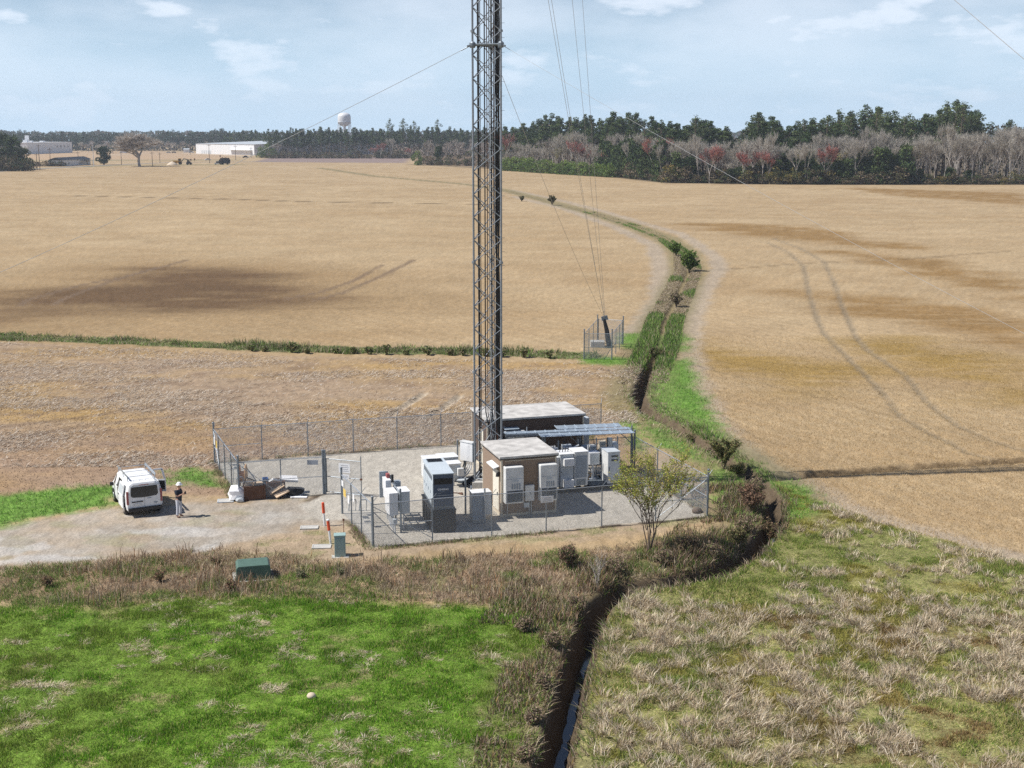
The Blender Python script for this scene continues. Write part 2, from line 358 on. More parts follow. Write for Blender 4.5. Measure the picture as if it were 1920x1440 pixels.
def zones(X,Y):
    z={}
    n=fbm(X*.55,Y*.55,3,4)-.5; n2=fbm(X*.17,Y*.17,9,3)-.5; nf=fbm(X*2.2,Y*2.2,5,3)-.5
    D=np.hypot(X,Y);soft=.25+D*.0035
    def m(poly,amp=1.2,s=1.0):
        return sstep(-soft*s,soft*s,poly_sd(X,Y,poly)+amp*(n+.5*nf)*1.6)
    z['ditch']=seg_dist(X,Y,DITCH);z['n']=n;z['n2']=n2;z['nf']=nf
    z['meadow']=m(MEADOW,1.1,2);z['rough']=m(ROUGH,.1,.6);z['dry']=m(DRYSTRIP,1.0,1.2)*(1-z['rough']);z['track']=m(TRACKP,1.2,1.3)
    z['pad']=m(PADP,.12,.5);z['dirt']=m(DIRT,1.4,1.5);z['stub']=m(STUB,.5,1)
    z['hedge']=1-sstep(1.0,2.2,seg_dist(X,Y,HEDGE)+2.0*n)
    g=0
    for p in(GREENA,GREENB,GREENC,GREEND,GREENE,GREENF):g=np.maximum(g,m(p,1.3,1.6))
    z['green']=g
    z['marg']=np.maximum(1-sstep(.6,1.9,seg_dist(X,Y,MARGR)+1.6*n),1-sstep(.7,2.0,seg_dist(X,Y,MARGL)+1.6*n))
    return z
def near_mask(Y,X):return np.hypot(X,Y)<200

def height(X,Y,dd=None):
    if dd is None:dd=seg_dist(X,Y,DITCH)
    D=np.hypot(X,Y)
    dep=.38+1.1*(1-sstep(62,72,Y))+.3*sstep(66,74,Y)*(1-sstep(106,116,Y))+.6*sstep(86,92,Y)*(1-sstep(106,116,Y))
    wob=.5*(fbm(X*.6,Y*.6,21,3)-.5)

    h=-dep*(1-sstep(.03,.66,dd+wob*.6))*(1+.28*(fbm(X*1.6,Y*1.6,37,3)-.5)*(dd<.6))
    h=h+.18*(fbm(X*1.1,Y*1.1,35,3)-.5)*(1-sstep(2.,5.,dd))*(1-sstep(100,160,Y))*sstep(.8,1.4,dd)
    k=1-sstep(150,260,D)
    h=h+k*.10*(fbm(X*.5,Y*.5,31,4)-.5)+k*.08*(fbm(X*2.,Y*2.,33,2)-.5)
    flat=sstep(-1.5,1.0,poly_sd(X,Y,PADP));flat=np.maximum(flat,.75*sstep(-1,1,poly_sd(X,Y,TRACKP)))
    h=h*(1-flat)
    for t in TYRES[:2]:
        h=h-.08*(1-sstep(.12,.4,seg_dist(X,Y,t)))
    for t in RUTS:
        h=h-.2*(1-sstep(.1,.4,seg_dist(X,Y,t)))
    for t in DRAINS[:1]:
        h=h-.3*(1-sstep(.1,.7,seg_dist(X,Y,t)))
    h=h-.45*(1-sstep(.3,1.3,seg_dist(X,Y,HEDGE)))
    return h

def mixc(c,k,col):
    return c*(1-k[:,None])+np.array(col)[None,:]*k[:,None]
def ground_colour(X,Y,z):
    N=len(X);n,n2,nf=z['n'],z['n2'],z['nf']
    D=np.hypot(X,Y)
    c=np.tile(np.array([.395,.298,.178]),(N,1))
    # straw fields: slightly yellower / browner swathes
    c=mixc(c,np.clip(.5+2.2*n2,0,1)*.5,(.335,.235,.13))
    stre=fbm(X*.05+Y*.012,Y*.035,41,4)
    c=mixc(c,sstep(.46,.70,stre)*.4,(.46,.355,.22))
    c=mixc(c,sstep(.5,.72,fbm(X*.03+9,Y*.11,43,5))*.3,(.30,.20,.10))
    row=.5+.5*np.sin((X*.83+Y*.55)*3.3)
    c=mixc(c,row*.28*(1-sstep(110,260,D))*(1-z['stub']),(.33,.22,.11))
    # yellow-brown patch in the near right field
    for i,p in enumerate(STAINR):
        s=sstep(-6,4,poly_sd(X,Y,p)+9*(fbm(X*.03,Y*.12,51+i,4)-.5)*1.6)*np.clip(.45+1.6*fbm(X*.2,Y*.9,61+i,3)-.4,0,1)
        c=mixc(c,np.clip(s*1.2,0,1)*.85,(.235,.14,.05) if i<3 or i==5 else (.27,.175,.045))
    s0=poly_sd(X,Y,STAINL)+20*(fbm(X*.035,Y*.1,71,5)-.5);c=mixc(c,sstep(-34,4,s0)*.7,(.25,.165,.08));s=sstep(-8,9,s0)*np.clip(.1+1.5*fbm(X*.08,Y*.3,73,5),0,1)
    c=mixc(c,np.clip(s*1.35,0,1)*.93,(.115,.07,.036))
    for i,t in enumerate(TYRES):
        d=seg_dist(X,Y,t);ww=.12 if i<2 else .25
        k=(1-sstep(ww,ww+.25+D*.0010,d+.35*nf))*(.62 if i<2 else .7)*np.clip(.55+1.2*fbm(X*.15,Y*.15,64+i,3),0,1.1)
        c=mixc(c,k,(.22,.18,.125) if i<2 else (.17,.12,.08))
    # light wheel marks in far-left field
    for i,t in enumerate(DRAINS):
        d=seg_dist(X,Y,t);ww=(.7,1.2,.7)[i]
        c=mixc(c,(1-sstep(ww*.4,ww+D*.002,d+.8*nf))*(.9,.85,.45)[i],(.13,.09,.05))
    # corn stubble
    st=np.array([.33,.245,.165])
    c=mixc(c,z['stub'],st)
    k=z['stub']*np.clip(1.7*(fbm(X*.10+3,Y*.2,81,4)-.38),0,.75);c=mixc(c,k*1.1,(.40,.26,.09))
    k=z['stub']*np.clip(2.6*(fbm(X*.5,Y*.9,82,4)-.5),0,.6);c=mixc(c,k,(.21,.145,.10))
    c=mixc(c,z['stub']*sstep(88,76,Y)*.5,(.30,.205,.15))
    for t in RUTS:
        d=seg_dist(X,Y,t);c=mixc(c,1-sstep(.25,.5,d),(.42,.35,.26))
    for i in(6,7):
        c=mixc(c,(1-sstep(.25,.7,seg_dist(X,Y,TYRES[i])))*.5,(.17,.12,.085))
    # greens
    c=mixc(c,z['rough'],(.25,.235,.10))
    gb=np.stack([.14+.05*n2,.225+.08*n2,.035+0*n],1)
    c=c*(1-z['meadow'][:,None])+gb*z['meadow'][:,None]
    c=mixc(c,z['meadow']*sstep(.60,.72,fbm(X*.9+5,Y*.9,91,3))*.6,(.33,.25,.15))
    c=mixc(c,z['dry'],(.27,.19,.12))
    c=mixc(c,z['dry']*sstep(.5,.62,fbm(X*.6,Y*.6,93,3))*.6,(.16,.19,.06))
    c=mixc(c,z['dirt']*(1-z['green'])*.9,(.355,.275,.19))
    c=mixc(c,z['dirt']*sstep(.54,.66,fbm(X*.5,Y*.8,95,3))*.5,(.24,.24,.10))
    tr=z['track']*(1-.4*z['green'])
    c=mixc(c,tr*np.clip(.55+1.5*n,0,1),(.40,.375,.335))
    c=mixc(c,tr*sstep(.5,.66,fbm(X*.4,Y*.9,96,4))*.5,(.30,.26,.21))
    c=mixc(c,tr*sstep(.52,.6,fbm(X*.35+9,Y*.6,98,3))*sstep(-12,-16,X)*.6,(.50,.485,.46))
    c=mixc(c,z['pad'],(.435,.405,.35))
    c=mixc(c,z['pad']*sstep(.5,.7,fbm(X*.45,Y*.45,97,3))*.4,(.40,.365,.31))
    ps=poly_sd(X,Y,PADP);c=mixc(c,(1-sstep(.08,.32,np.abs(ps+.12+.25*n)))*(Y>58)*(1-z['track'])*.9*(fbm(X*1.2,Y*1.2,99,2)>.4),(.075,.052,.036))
    c=mixc(c,z['marg']*(1-z['rough'])*.8,(.36,.30,.23))
    c=mixc(c,z['hedge'],(.13,.15,.06))
    c=mixc(c,z['green'],(.13,.235,.045))
    c=c*(1+rng.uniform(-1,1,N)*.07+.10*(vnoise(X*1.7,Y*.9,49)-.5)*(1-z['pad']))[:,None]
    gz=np.clip(z['meadow']+z['rough']+z['dry']+z['green'],0,1)*(1-sstep(80,130,D))
    mo=rng.uniform(-1,1,N)*.28+(vnoise(X*4,Y*4,47)-.5)*.7
    c=c*(1+gz*mo)[:,None]
    # ditch margins and bed
    dd=z['ditch'];far=sstep(100,140,Y)
    kb=(1-sstep(1.8,3.6,dd+1.2*n))*(1-.5*z['green'])*(1-.85*z['rough'])
    c=mixc(c,kb*.75,(.20,.175,.09))
    c=mixc(c,(1-sstep(.5,.9,dd+.5*nf))*(1-sstep(104,118,Y)*.75),(.12,.09,.06))
    # far bands beyond the big field
    k=sstep(0,8,poly_sd(X,Y,PX((465,304),(770,306),(778,298),(760,294),(500,294))));c=mixc(c,k,(.25,.19,.17))
    k=sstep(0,20,poly_sd(X,Y,PX((-200,300),(420,300),(480,291),(300,283),(60,284),(-200,290))));c=mixc(c,k*.9,(.42,.30,.19))
    k=1-sstep(2,5,seg_dist(X,Y,PX((-100,325),(60,316),(260,309.5),(400,309),(500,308))));c=mixc(c,k,(.13,.15,.07))
    k=1-sstep(6,14,seg_dist(X,Y,PX((-100,301),(300,300),(430,300))));c=mixc(c,k*.8,(.14,.16,.08))
    k=1-sstep(2,6,seg_dist(X,Y,PX((770,308),(945,317),(1150,331),(1260,343),(1500,346),(2400,346))));c=mixc(c,k*.9,(.11,.09,.06))
    k=sstep(0,8,poly_sd(X,Y,PX((945,316),(1150,329),(1260,341),(1500,344),(2600,344),(2600,275),(900,275))));c=mixc(c,k*.9,(.11,.085,.055))
    k=sstep(0,8,poly_sd(X,Y,PX((480,295),(770,295),(780,308),(946,316),(946,270),(480,270))));c=mixc(c,k*.9,(.13,.09,.06))
    return np.clip(c,.01,.9)

def build_ground():
    r=[14.0]
    while r[-1]<150:
        x=r[-1];r.append(x*(1.012 if x<34 else (1.0031 if x<95 else 1.005)))
    while r[-1]<3300:r.append(r[-1]*1.013)
    r=np.array(r);a=np.concatenate([np.arange(-25,25.01,.11)*math.pi/180])
    co=np.radians(np.concatenate([np.arange(25+3,335,4.)]));th=np.concatenate([a,co])
    nr,nt=len(r),len(th)
    Rr,T=np.meshgrid(r,th,indexing='ij');X=(Rr*np.sin(T)).ravel();Y=(Rr*np.cos(T)).ravel()
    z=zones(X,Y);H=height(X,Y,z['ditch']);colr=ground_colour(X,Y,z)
    V=np.stack([X,Y,H],1);V=np.vstack([V,[[0,0,0]]]);colr=np.vstack([colr,[[.2,.2,.08]]])
    i=np.arange(nr-1)[:,None];j=np.arange(nt)[None,:];jn=(j+1)%nt
    A=i*nt+j;B=i*nt+jn;Cc=(i+1)*nt+jn;Dd=(i+1)*nt+j
    F=np.stack([A,Dd,Cc,B],2).reshape(-1,4)
    cen=((z['pad']>.5)*1+(((z['track']>.5)&(z['pad']<=.5)))*2).reshape(nr,nt)
    fz=cen[:-1,:].ravel()
    def sub(name,F,label=None):
        used=np.unique(F);mp=np.full(len(V),-1);mp[used]=np.arange(len(used))
        o=npobj(name,V[used],mp[F],'ground',colr[used],smooth=True);o['kind']='structure';return o
    disc=np.stack([np.full(nt,len(V)-1),np.arange(nt),(np.arange(nt)+1)%nt,(np.arange(nt)+1)%nt],1)
    g=sub('ground',F[fz==0]);sub('gravel_pad',F[fz==1]);sub('dirt_track',F[fz==2])
    dm=npobj('near_ground',V[np.append(np.arange(nt),len(V)-1)],np.stack([np.full(nt,nt),(np.arange(nt)+1)%nt,np.arange(nt)],1),'ground',colr[np.append(np.arange(nt),len(V)-1)]);dm['kind']='structure'
build_ground()
# water in the ditch
def ribbon(name,pts,hw,z,m,zf=None):
    b=MB();P=[Vector((p[0],p[1],0)) for p in pts];k=[]
    for i,p in enumerate(P):
        d=(P[min(i+1,len(P)-1)]-P[max(i-1,0)]).normalized();nrm=Vector((-d.y,d.x,0))
        w_=hw[i] if isinstance(hw,list) else hw
        b.v+=[tuple(p+nrm*w_+Vector((0,0,z))),tuple(p-nrm*w_+Vector((0,0,z)))]
    for i in range(len(P)-1):b.f.append((2*i,2*i+1,2*i+3,2*i+2))
    o=b.build(name,m);o['kind']='structure';return o
ribbon('ditch_water',DITCH[:13],.2,-1.36,'water')
# far roads
ribbon('road',PX((-200,334),(0,321.5),(60,317),(150,312.5),(250,307.5),(330,304.5),(400,304),(520,303)),2.6,.06,'asphalt')
ribbon('lane',PX((200,291),(270,288.5),(340,288),(420,291),(470,294)),3.2,.10,'sand')

# ------------------------------------------------------------------ grass, straw and brambles as blades
def pick(pal,n):
    """palette [(weight,(r,g,b))...]"""
    w_=np.array([p[0] for p in pal],float);w_/=w_.sum();i=rng.choice(len(pal),n,p=w_);c=np.array([p[1] for p in pal])[i]
    return c*(rng.uniform(.75,1.25,(n,1)))
def blades(name,X,Y,hgt,wid,lean,col,base=None,bend=True,m='veg',z0=None,leandir=None):
    n=len(X);z=height(X,Y) if z0 is None else z0
    a=rng.uniform(0,2*math.pi,n);dx,dy=np.cos(a),np.sin(a)
    la=rng.uniform(0,2*math.pi,n) if leandir is None else leandir;lx,ly=np.cos(la)*lean,np.sin(la)*lean
    b=np.stack([X,Y,z-.02],1);s=np.stack([dx*wid/2,dy*wid/2,0*X],1)
    tip=b+np.stack([lx,ly,hgt],1)
    if bend:
        mid=b+np.stack([lx*.3,ly*.3,hgt*.62],1)
        V=np.stack([b-s,b+s,mid+s*.8,mid-s*.8,tip],1).reshape(-1,3)
        k=np.arange(n)*5
        F=np.concatenate([np.stack([k,k+1,k+2],1),np.stack([k,k+2,k+3],1),np.stack([k+3,k+2,k+4],1)])
        cols=np.repeat(col,5,0)
    else:
        V=np.stack([b-s,b+s,tip],1).reshape(-1,3);k=np.arange(n)*3;F=np.stack([k,k+1,k+2],1);cols=np.repeat(col,3,0)
    o=npobj(name,V,F,m,cols);o['kind']='stuff';return o
def scatter(n,x0,x1,y0,y1,fn):
    X=rng.uniform(x0,x1,n);Y=rng.uniform(y0,y1,n);z=zones(X,Y);p=fn(X,Y,z);k=rng.uniform(0,1,n)<p
    return X[k],Y[k],{q:v[k] for q,v in z.items()}
def notpad(z):return (z['pad']<.3)&(z['track']<.4)&(z['ditch']>.7)
# bright green meadow, front left
X,Y,z=scatter(660000,-23,3.5,35,57,lambda X,Y,z:z['meadow']*(z['ditch']>1.2)*notpad(z)*(.45+.6*vnoise(X*3.5,Y*3.5,7)))
pt=fbm(X*.45,Y*.45,101,4);pq=fbm(X*1.3,Y*1.3,102,3)
col=pick([(3,(.11,.26,.018)),(3,(.16,.32,.026)),(2,(.23,.35,.045)),(.5,(.07,.17,.015)),(.9,(.34,.33,.13)),(.5,(.26,.18,.10))],len(X))
col*=(.72+.75*fbm(X*1.4,Y*1.4,106,3))[:,None]
yl=sstep(.52,.66,fbm(X*.25,Y*.25,104,3));col=col*(1-.5*yl[:,None])+np.array([.24,.28,.06])*.5*yl[:,None]
hh=(.06+.10*sstep(.4,.75,pq))*rng.uniform(.6,1.3,len(X))
blades('meadow_grass',X,Y,hh,.022+.02*rng.random(len(X)),.06,col,bend=False)
# dry tussocks in the meadow and on the rough ground
def tussocks(name,cx,cy,sz,pal,per=70,hk=.30,spread=.9,wd=.012):
    n=len(cx);k=np.repeat(np.arange(n),per);a=rng.uniform(0,2*math.pi,n*per);rr=np.sqrt(rng.uniform(0,1,n*per))*sz[k]*.55
    X=cx[k]+rr*np.cos(a);Y=cy[k]+rr*np.sin(a)
    out=rng.uniform(.3,1.,n*per)*sz[k]*spread
    comb=rng.uniform(0,2*math.pi,n)[k]
    la=np.where(rng.random(n*per)<.45,a,comb+rng.normal(0,.5,n*per))
    h_=sz[k]*hk*rng.uniform(.3,1.2,n*per)
    return blades(name,X,Y,h_,wd+.016*rng.random(n*per),out,pick(pal,n*per)*rng.uniform(.8,1.15,n)[k][:,None],leandir=la)
TAN=[(3,(.64,.54,.39)),(3,(.52,.42,.28)),(2.0,(.74,.66,.53)),(1,(.27,.19,.13)),(.5,(.30,.30,.14))]
X,Y,z=scatter(3600,-24,4,33,58,lambda X,Y,z:z['meadow']*notpad(z)*sstep(.45,.62,fbm(X*.35+7,Y*.35,111,3))*(vnoise(X*1.3,Y*1.3,113)>.35)*.8)
tussocks('dry_tufts_in_meadow',X,Y,rng.uniform(.16,.46,len(X)),TAN,60)
# rough pasture, front right
X,Y,z=scatter(780000,2.5,28,35,72,lambda X,Y,z:z['rough']*(z['ditch']>.75)*notpad(z))
pt=fbm(X*.30,Y*.30,121,4);pr=fbm(X*.5,Y*.5,123,3)
col=pick([(2,(.19,.23,.055)),(2,(.27,.27,.075)),(1.2,(.12,.19,.035)),(2.0,(.40,.33,.17)),(.8,(.10,.13,.035))],len(X))*(.98+.6*pt)[:,None]*(.75+.6*fbm(X*2.2,Y*2.2,122,2))[:,None]
gk=sstep(.5,.62,fbm(X*.4+3,Y*.4,125,3))*.6;gk=np.maximum(gk,sstep(9,5,np.abs(Y-(58+.2*X)))*.5)
gk=gk*.8;col=col*(1-gk[:,None])+np.array([.18,.27,.045])*gk[:,None]*rng.uniform(.7,1.3,(len(X),1))
rk=sstep(.50,.60,fbm(X*.6+11,Y*.6+4,127,3))*sstep(7,11,X)*(Y<50)*.55;col=col*(1-rk[:,None])+np.array([.24,.085,.06])*rk[:,None]
hh=(.05+.10*sstep(.42,.72,pr)+.12*sstep(.5,.75,fbm(X*1.7,Y*1.7,126,2)))*rng.uniform(.5,1.3,len(X))
yk=sstep(.55,.66,fbm(X*.45+31,Y*.45,129,3))[:,None]*.6;col=col*(1-yk)+np.array([.36,.29,.07])*yk*rng.uniform(.7,1.2,(len(X),1))
blades('rough_grass',X,Y,hh,.022+.022*rng.random(len(X)),.10,col,bend=False)
X,Y,z=scatter(14500,2.5,28,35,66,lambda X,Y,z:z['rough']*(z['ditch']>1.0)*notpad(z)*np.clip(sstep(.30,.62,fbm(X*.28,Y*.28,131,3)),0,1)*sstep(.49,.57,vnoise(X*1.3,Y*1.3,133)*.35+vnoise(X*3.1,Y*3.1,134)*.65)*(1-.7*sstep(52,60,Y)))
tussocks('dry_tussocks',X,Y,rng.uniform(.24,.56,len(X)),TAN,46,.72,.85,.015)
# dry weed strip between the track and the meadow, and along the ditch
X,Y,z=scatter(60000,-26,14,44,72,lambda X,Y,z:np.maximum(z['dry'],0)*notpad(z)*(.25+.75*sstep(.4,.6,fbm(X*.5,Y*.5,141,3))))
X=X[:42000];Y=Y[:42000];ln=len(X)
hk=.25+.75*sstep(.35,.7,fbm(X*.6,Y*.6,143,3))
col=pick([(3,(.38,.28,.19)),(1.4,(.25,.16,.10)),(2.6,(.48,.39,.28)),(.7,(.42,.24,.12)),(1.2,(.13,.19,.05)),(.5,(.10,.06,.045))],ln)
blades('dry_weeds',X,Y,hk*rng.uniform(.3,1.15,ln)*.72,.03,.22,col)
X,Y,z=scatter(300000,-24,12,46,70,lambda X,Y,z:z['dry']*notpad(z)*(.35+.65*(vnoise(X*1.6,Y*1.6,147)>.4)))
gk=sstep(.44,.56,fbm(X*.45,Y*.45,146,3))[:,None];col=(pick([(3,(.14,.23,.05)),(2,(.21,.26,.07))],len(X))*gk+pick([(3,(.42,.34,.24)),(2,(.32,.23,.15)),(1,(.5,.42,.32))],len(X))*(1-gk))*(.6+.8*fbm(X*.9,Y*.9,145,3))[:,None]
blades('strip_grass',X,Y,.2*rng.uniform(.3,1.5,len(X)),.03,.16,col,bend=False)
# green banks by the ditch, field corners and the hedge line
X,Y,z=scatter(420000,-70,30,60,150,lambda X,Y,z:np.maximum(z['green'],0)*(z['ditch']>.5)*(z['pad']<.3)*(z['track']<.4)*np.clip(1.6-Y/100,.3,1))
col=pick([(3,(.13,.30,.04)),(3,(.18,.35,.05)),(1,(.09,.18,.035)),(.5,(.33,.32,.12))],len(X))*(.7+.7*fbm(X*.6,Y*.6,151,3))[:,None]
blades('bank_grass',X,Y,.22*rng.uniform(.4,1.3,len(X)),.04,.12,col,bend=False)
X,Y,z=scatter(300000,-75,12,105,132,lambda X,Y,z:z['hedge'])
hk=sstep(.35,.7,fbm(X*.35,Y*.6,161,4))*np.where(X>-28,1.15,.7)
col=pick([(3,(.15,.24,.06)),(2,(.21,.30,.08)),(1.5,(.30,.23,.15)),(2.2,(.42,.35,.26)),(.5,(.08,.09,.04))],len(X))*(.6+.9*fbm(X*.5,Y*.9,163,3))[:,None]
blades('hedge_undergrowth',X,Y,(.10+.55*hk)*rng.uniform(.3,1.1,len(X)),.075,.25,col,bend=False)
# brambles on the ditch banks: thin, tangled, reddish brown
def bank_plants(n,y0,y1,side,d0,d1,seed):
    X=rng.uniform(-6,30,n);Y=rng.uniform(y0,y1,n);d=seg_dist(X,Y,DITCH);dn=seg_dist(X+.4,Y,DITCH);dn2=seg_dist(X,Y+.4,DITCH)
    k=(d>max(d0,.45))&(d<d1)&(poly_sd(X,Y,PADP)<-.7)&(rng.random(n)<sstep(.32,.62,fbm(X*.5,Y*.5,seed,3)))
    if side:k&=side(X,Y)
    return X[k],Y[k]
LEFTP=DITCH[:24]+[(-40,DITCH[23][1]),(-40,20)]
west=lambda X,Y:(poly_sd(X,Y,LEFTP)>-.7)&(poly_sd(X,Y,GREENC)<1)
X,Y=bank_plants(300000,34,70,west,.15,4.4,171);kk=(Y>49)|((seg_dist(X,Y,DITCH)<2.6)&(rng.random(len(X))<.75));X=X[kk][:62000];Y=Y[kk][:62000]
dd=seg_dist(X,Y,DITCH);hk=(.35+.7*(1-sstep(1.,4.2,dd)))*(.4+.9*fbm(X*.7,Y*.7,173,3))*np.where(Y<49,.42,.75)*np.clip(.35+dd*.5,0,1)
col=pick([(3,(.21,.14,.095)),(2,(.31,.22,.15)),(2.2,(.42,.34,.25)),(1.6,(.12,.20,.045)),(1.0,(.20,.25,.06)),(1.0,(.09,.065,.05)),(.5,(.44,.31,.13))],len(X))*(.6+.8*fbm(X*.8,Y*.8,179,3))[:,None]
blades('brambles',X,Y,hk*rng.uniform(.35,1.2,len(X)),.035,.45*hk,col)
X,Y=bank_plants(200000,80,330,None,.2,1.7,175);X=X[:18000];Y=Y[:18000]
X2=rng.uniform(0,30,300000);Y2=rng.uniform(100,240,300000);d=seg_dist(X2,Y2,DITCH);gk=(d<2.0)&(d>.3)&(rng.random(300000)<.8);X=np.append(X,X2[gk]);Y=np.append(Y,Y2[gk])
gr=sstep(.45,.55,fbm(X*.12,Y*.06,177,3))
hk=(.14+.36*gr)*(1-.35*sstep(160,300,Y))
col=np.where((rng.random(len(X))<gr*.8)[:,None],pick([(2,(.14,.25,.055)),(2,(.20,.29,.07))],len(X)),pick([(2,(.29,.22,.15)),(2,(.42,.35,.26)),(1,(.16,.15,.07))],len(X)))
blades('ditch_side_growth',X,Y,hk*rng.uniform(.4,1.2,len(X)),.10,.2,col,bend=False)
# corn litter lying on the stubble field
X,Y,z=scatter(420000,-52,14,74,122,lambda X,Y,z:z['stub']*(z['pad']<.1)*np.clip(.08+1.3*sstep(.42,.66,fbm(X*.12,Y*.25,181,4)),0,1)*np.clip(1.75-Y/80,.35,1))
n_=len(X);col=pick([(3,(.54,.47,.38)),(2.4,(.66,.60,.52)),(1.5,(.42,.33,.24)),(1.8,(.15,.10,.075))],n_)
blades('corn_litter',X,Y,rng.uniform(.02,.18,n_),.062,rng.uniform(.2,.62,n_),col,bend=False,leandir=rng.normal(.35,.8,n_))
X,Y,z=scatter(60000,-40,14,68,92,lambda X,Y,z:z['stub']*(z['pad']<.1)*.8)
blades('soil_clods',X,Y,rng.uniform(.03,.09,len(X)),.07,.06,pick([(2,(.22,.15,.11)),(1,(.38,.28,.2)),(1,(.12,.08,.06))],len(X)),bend=False)
# straw and weeds hanging over the ditch rims, and weeds along the fence lines
X=rng.uniform(-4,28,400000);Y=rng.uniform(35,100,400000);d=seg_dist(X,Y,DITCH);k=(d>.55)&(d<1.35)&(rng.random(400000)<.5*(1-sstep(66,100,Y)*.5)*sstep(.3,.55,fbm(X*.7,Y*.7,191,3)));X,Y,d=X[k],Y[k],d[k]
e_=.25;gx=(seg_dist(X+e_,Y,DITCH)-d)/e_;gy=(seg_dist(X,Y+e_,DITCH)-d)/e_
blades('rim_growth',X,Y,rng.uniform(.06,.4,len(X)),.03,rng.uniform(.1,.5,len(X)),pick([(3,(.46,.38,.27)),(2,(.33,.25,.17)),(2.5,(.15,.25,.05)),(1.5,(.24,.28,.08)),(1,(.15,.10,.07))],len(X)),leandir=np.arctan2(-gy,-gx)+rng.normal(0,.7,len(X)))
X=rng.uniform(-20,12,300000);Y=rng.uniform(57,84,300000);k=(np.abs(poly_sd(X,Y,PADP)+.25)<.3)&(poly_sd(X,Y,TRACKP)<-.8)&~((X<-8.6)&(X>-15.5)&(Y<69))&(rng.random(300000)<.5*(fbm(X*.6,Y*.6,193,3)>.47));X,Y=X[k],Y[k]
blades('fence_line_weeds',X,Y,rng.uniform(.05,.28,len(X)),.03,.1,pick([(2,(.17,.25,.06)),(2,(.36,.28,.18)),(1,(.12,.09,.06))],len(X)),bend=False)
# short straw stubble close by in the right field, and thin weeds on the bare yard
X,Y,z=scatter(300000,9,45,58,125,lambda X,Y,z:(1-z['rough'])*(1-z['green'])*(z['pad']<.05)*(z['ditch']>2.5)*(poly_sd(X,Y,MARGR+[(90,60),(90,300),(-6,300)])>-.5)*np.clip(2.0-Y/70,.15,.9))
n_=len(X);st=fbm(X*.2,Y*.9,62,3)
col=pick([(3,(.50,.37,.19)),(2,(.42,.29,.13)),(1,(.60,.48,.30)),(.5,(.28,.19,.08))],n_)*(.75+.5*st)[:,None]
blades('field_straw',X,Y,.11*rng.uniform(.4,1.3,n_),.03,.08,col,bend=False)
X,Y,z=scatter(60000,-26,14,52,70,lambda X,Y,z:z['dirt']*(z['pad']<.1)*(z['track']<.6)*sstep(.5,.66,fbm(X*.5,Y*.8,95,3)))
blades('yard_weeds',X,Y,.09*rng.uniform(.4,1.4,len(X)),.03,.06,pick([(2,(.18,.24,.06)),(1,(.36,.29,.18))],len(X)),bend=False)
# fallen leaves / stones of the gravel
X,Y,z=scatter(110000,-19,11,56,82,lambda X,Y,z:np.maximum(z['pad'],z['track']*.25))
blades('gravel_stones',X,Y,rng.uniform(.015,.045,len(X)),.05,.03,pick([(2,(.52,.50,.46)),(1,(.34,.32,.29)),(1,(.62,.60,.56))],len(X)),bend=False)
A=R(17)
E1=Vector((math.cos(A),math.sin(A),0));E2=Vector((-math.sin(A),math.cos(A),0))
def Gc(x,y):
    p=G(x,y);return p
# ------------------------------------------------------------------ fences
def fence_run(root,P,h=2.1,arms=True,ends=(0,0),midrail=(),brace=(),armdir=None,postr=.032):
    """P: list of ground points; posts, rails and chain link between them"""
    n=len(P)
    for i,p in enumerate(P):
        b=MB();e=(i==0 and ends[0]) or (i==n-1 and ends[1])
        r=.055 if e else postr
        b.tube(p-Vector((0,0,.15)),p+Vector((0,0,h+(.35 if e else .03))),r,n=8)
        if e:b.lathe([(r*1.25,0),(r*1.25,.05),(.01,.09)],p+Vector((0,0,h+.35)),8)
        if arms and not e:
            d=armdir if armdir is not None else Vector((0,-1,0))
            b.tube(p+Vector((0,0,h)),p+Vector((0,0,h+.32))+d*.26,.014,n=5)
        b.build('post','galvdark',root)
    for i in range(n-1):
        a,c=P[i],P[i+1];L=(c-a).length;d=(c-a)/L
        b=MB().tube(a+Vector((0,0,h)),c+Vector((0,0,h)),.024,n=6);b.build('top_rail','galv',root)
        if i in midrail:
            MB().tube(a+Vector((0,0,h*.48)),c+Vector((0,0,h*.48)),.022,n=6).build('mid_rail','galv',root)
        if i in brace:
            s=brace[i] if isinstance(brace,dict) else 1
            q0,q1=(a,c) if s>0 else (c,a)
            MB().tube(q0+Vector((0,0,h*.96)),q1+Vector((0,0,.12)),.018,n=5).build('brace','galv',root)
        nn=Vector((-d.y,d.x,0))*.034
        me=bpy.data.meshes.new('wire_mesh')
        me.from_pydata([tuple(a-nn+Vector((0,0,.03))),tuple(c-nn+Vector((0,0,.03))),tuple(c-nn+Vector((0,0,h))),tuple(a-nn+Vector((0,0,h)))],[],[(0,1,2,3)])
        uv=me.uv_layers.new(name='UVMap')
        for k,q in enumerate(((0,0),(L,0),(L,h),(0,h))):uv.data[k].uv=q
        me.materials.append(M['chain']);o=bpy.data.objects.new('wire_mesh',me);COL.objects.link(o);o.parent=root
def lerp(a,b,t):return a+(b-a)*t
SW,SE=G(700,1025),G(1326,967);GP=G(642,963);JG=G(607,926);W1=G(449,938);NW=G(403,868);NE=G(1189,884)
N=[NW,G(492,861),G(578,855),G(663,848),G(745,843),G(827,837)]
dn=(N[-1]-N[0]).normalized()
for k in range(1,5):N.append(N[5]+dn*2.72*k)
fr=[SW]+[G(811,1013),G(922,1004),G(1024,996),G(1128,986),G(1229,977)]+[SE]
t=thing('chain_link_fence','front run of grey chain link fence, nearest side of the gravel compound','fence',SW,0,'chain link fences round the gravel compound')
def loc(root,P):return [p-root.location for p in P]
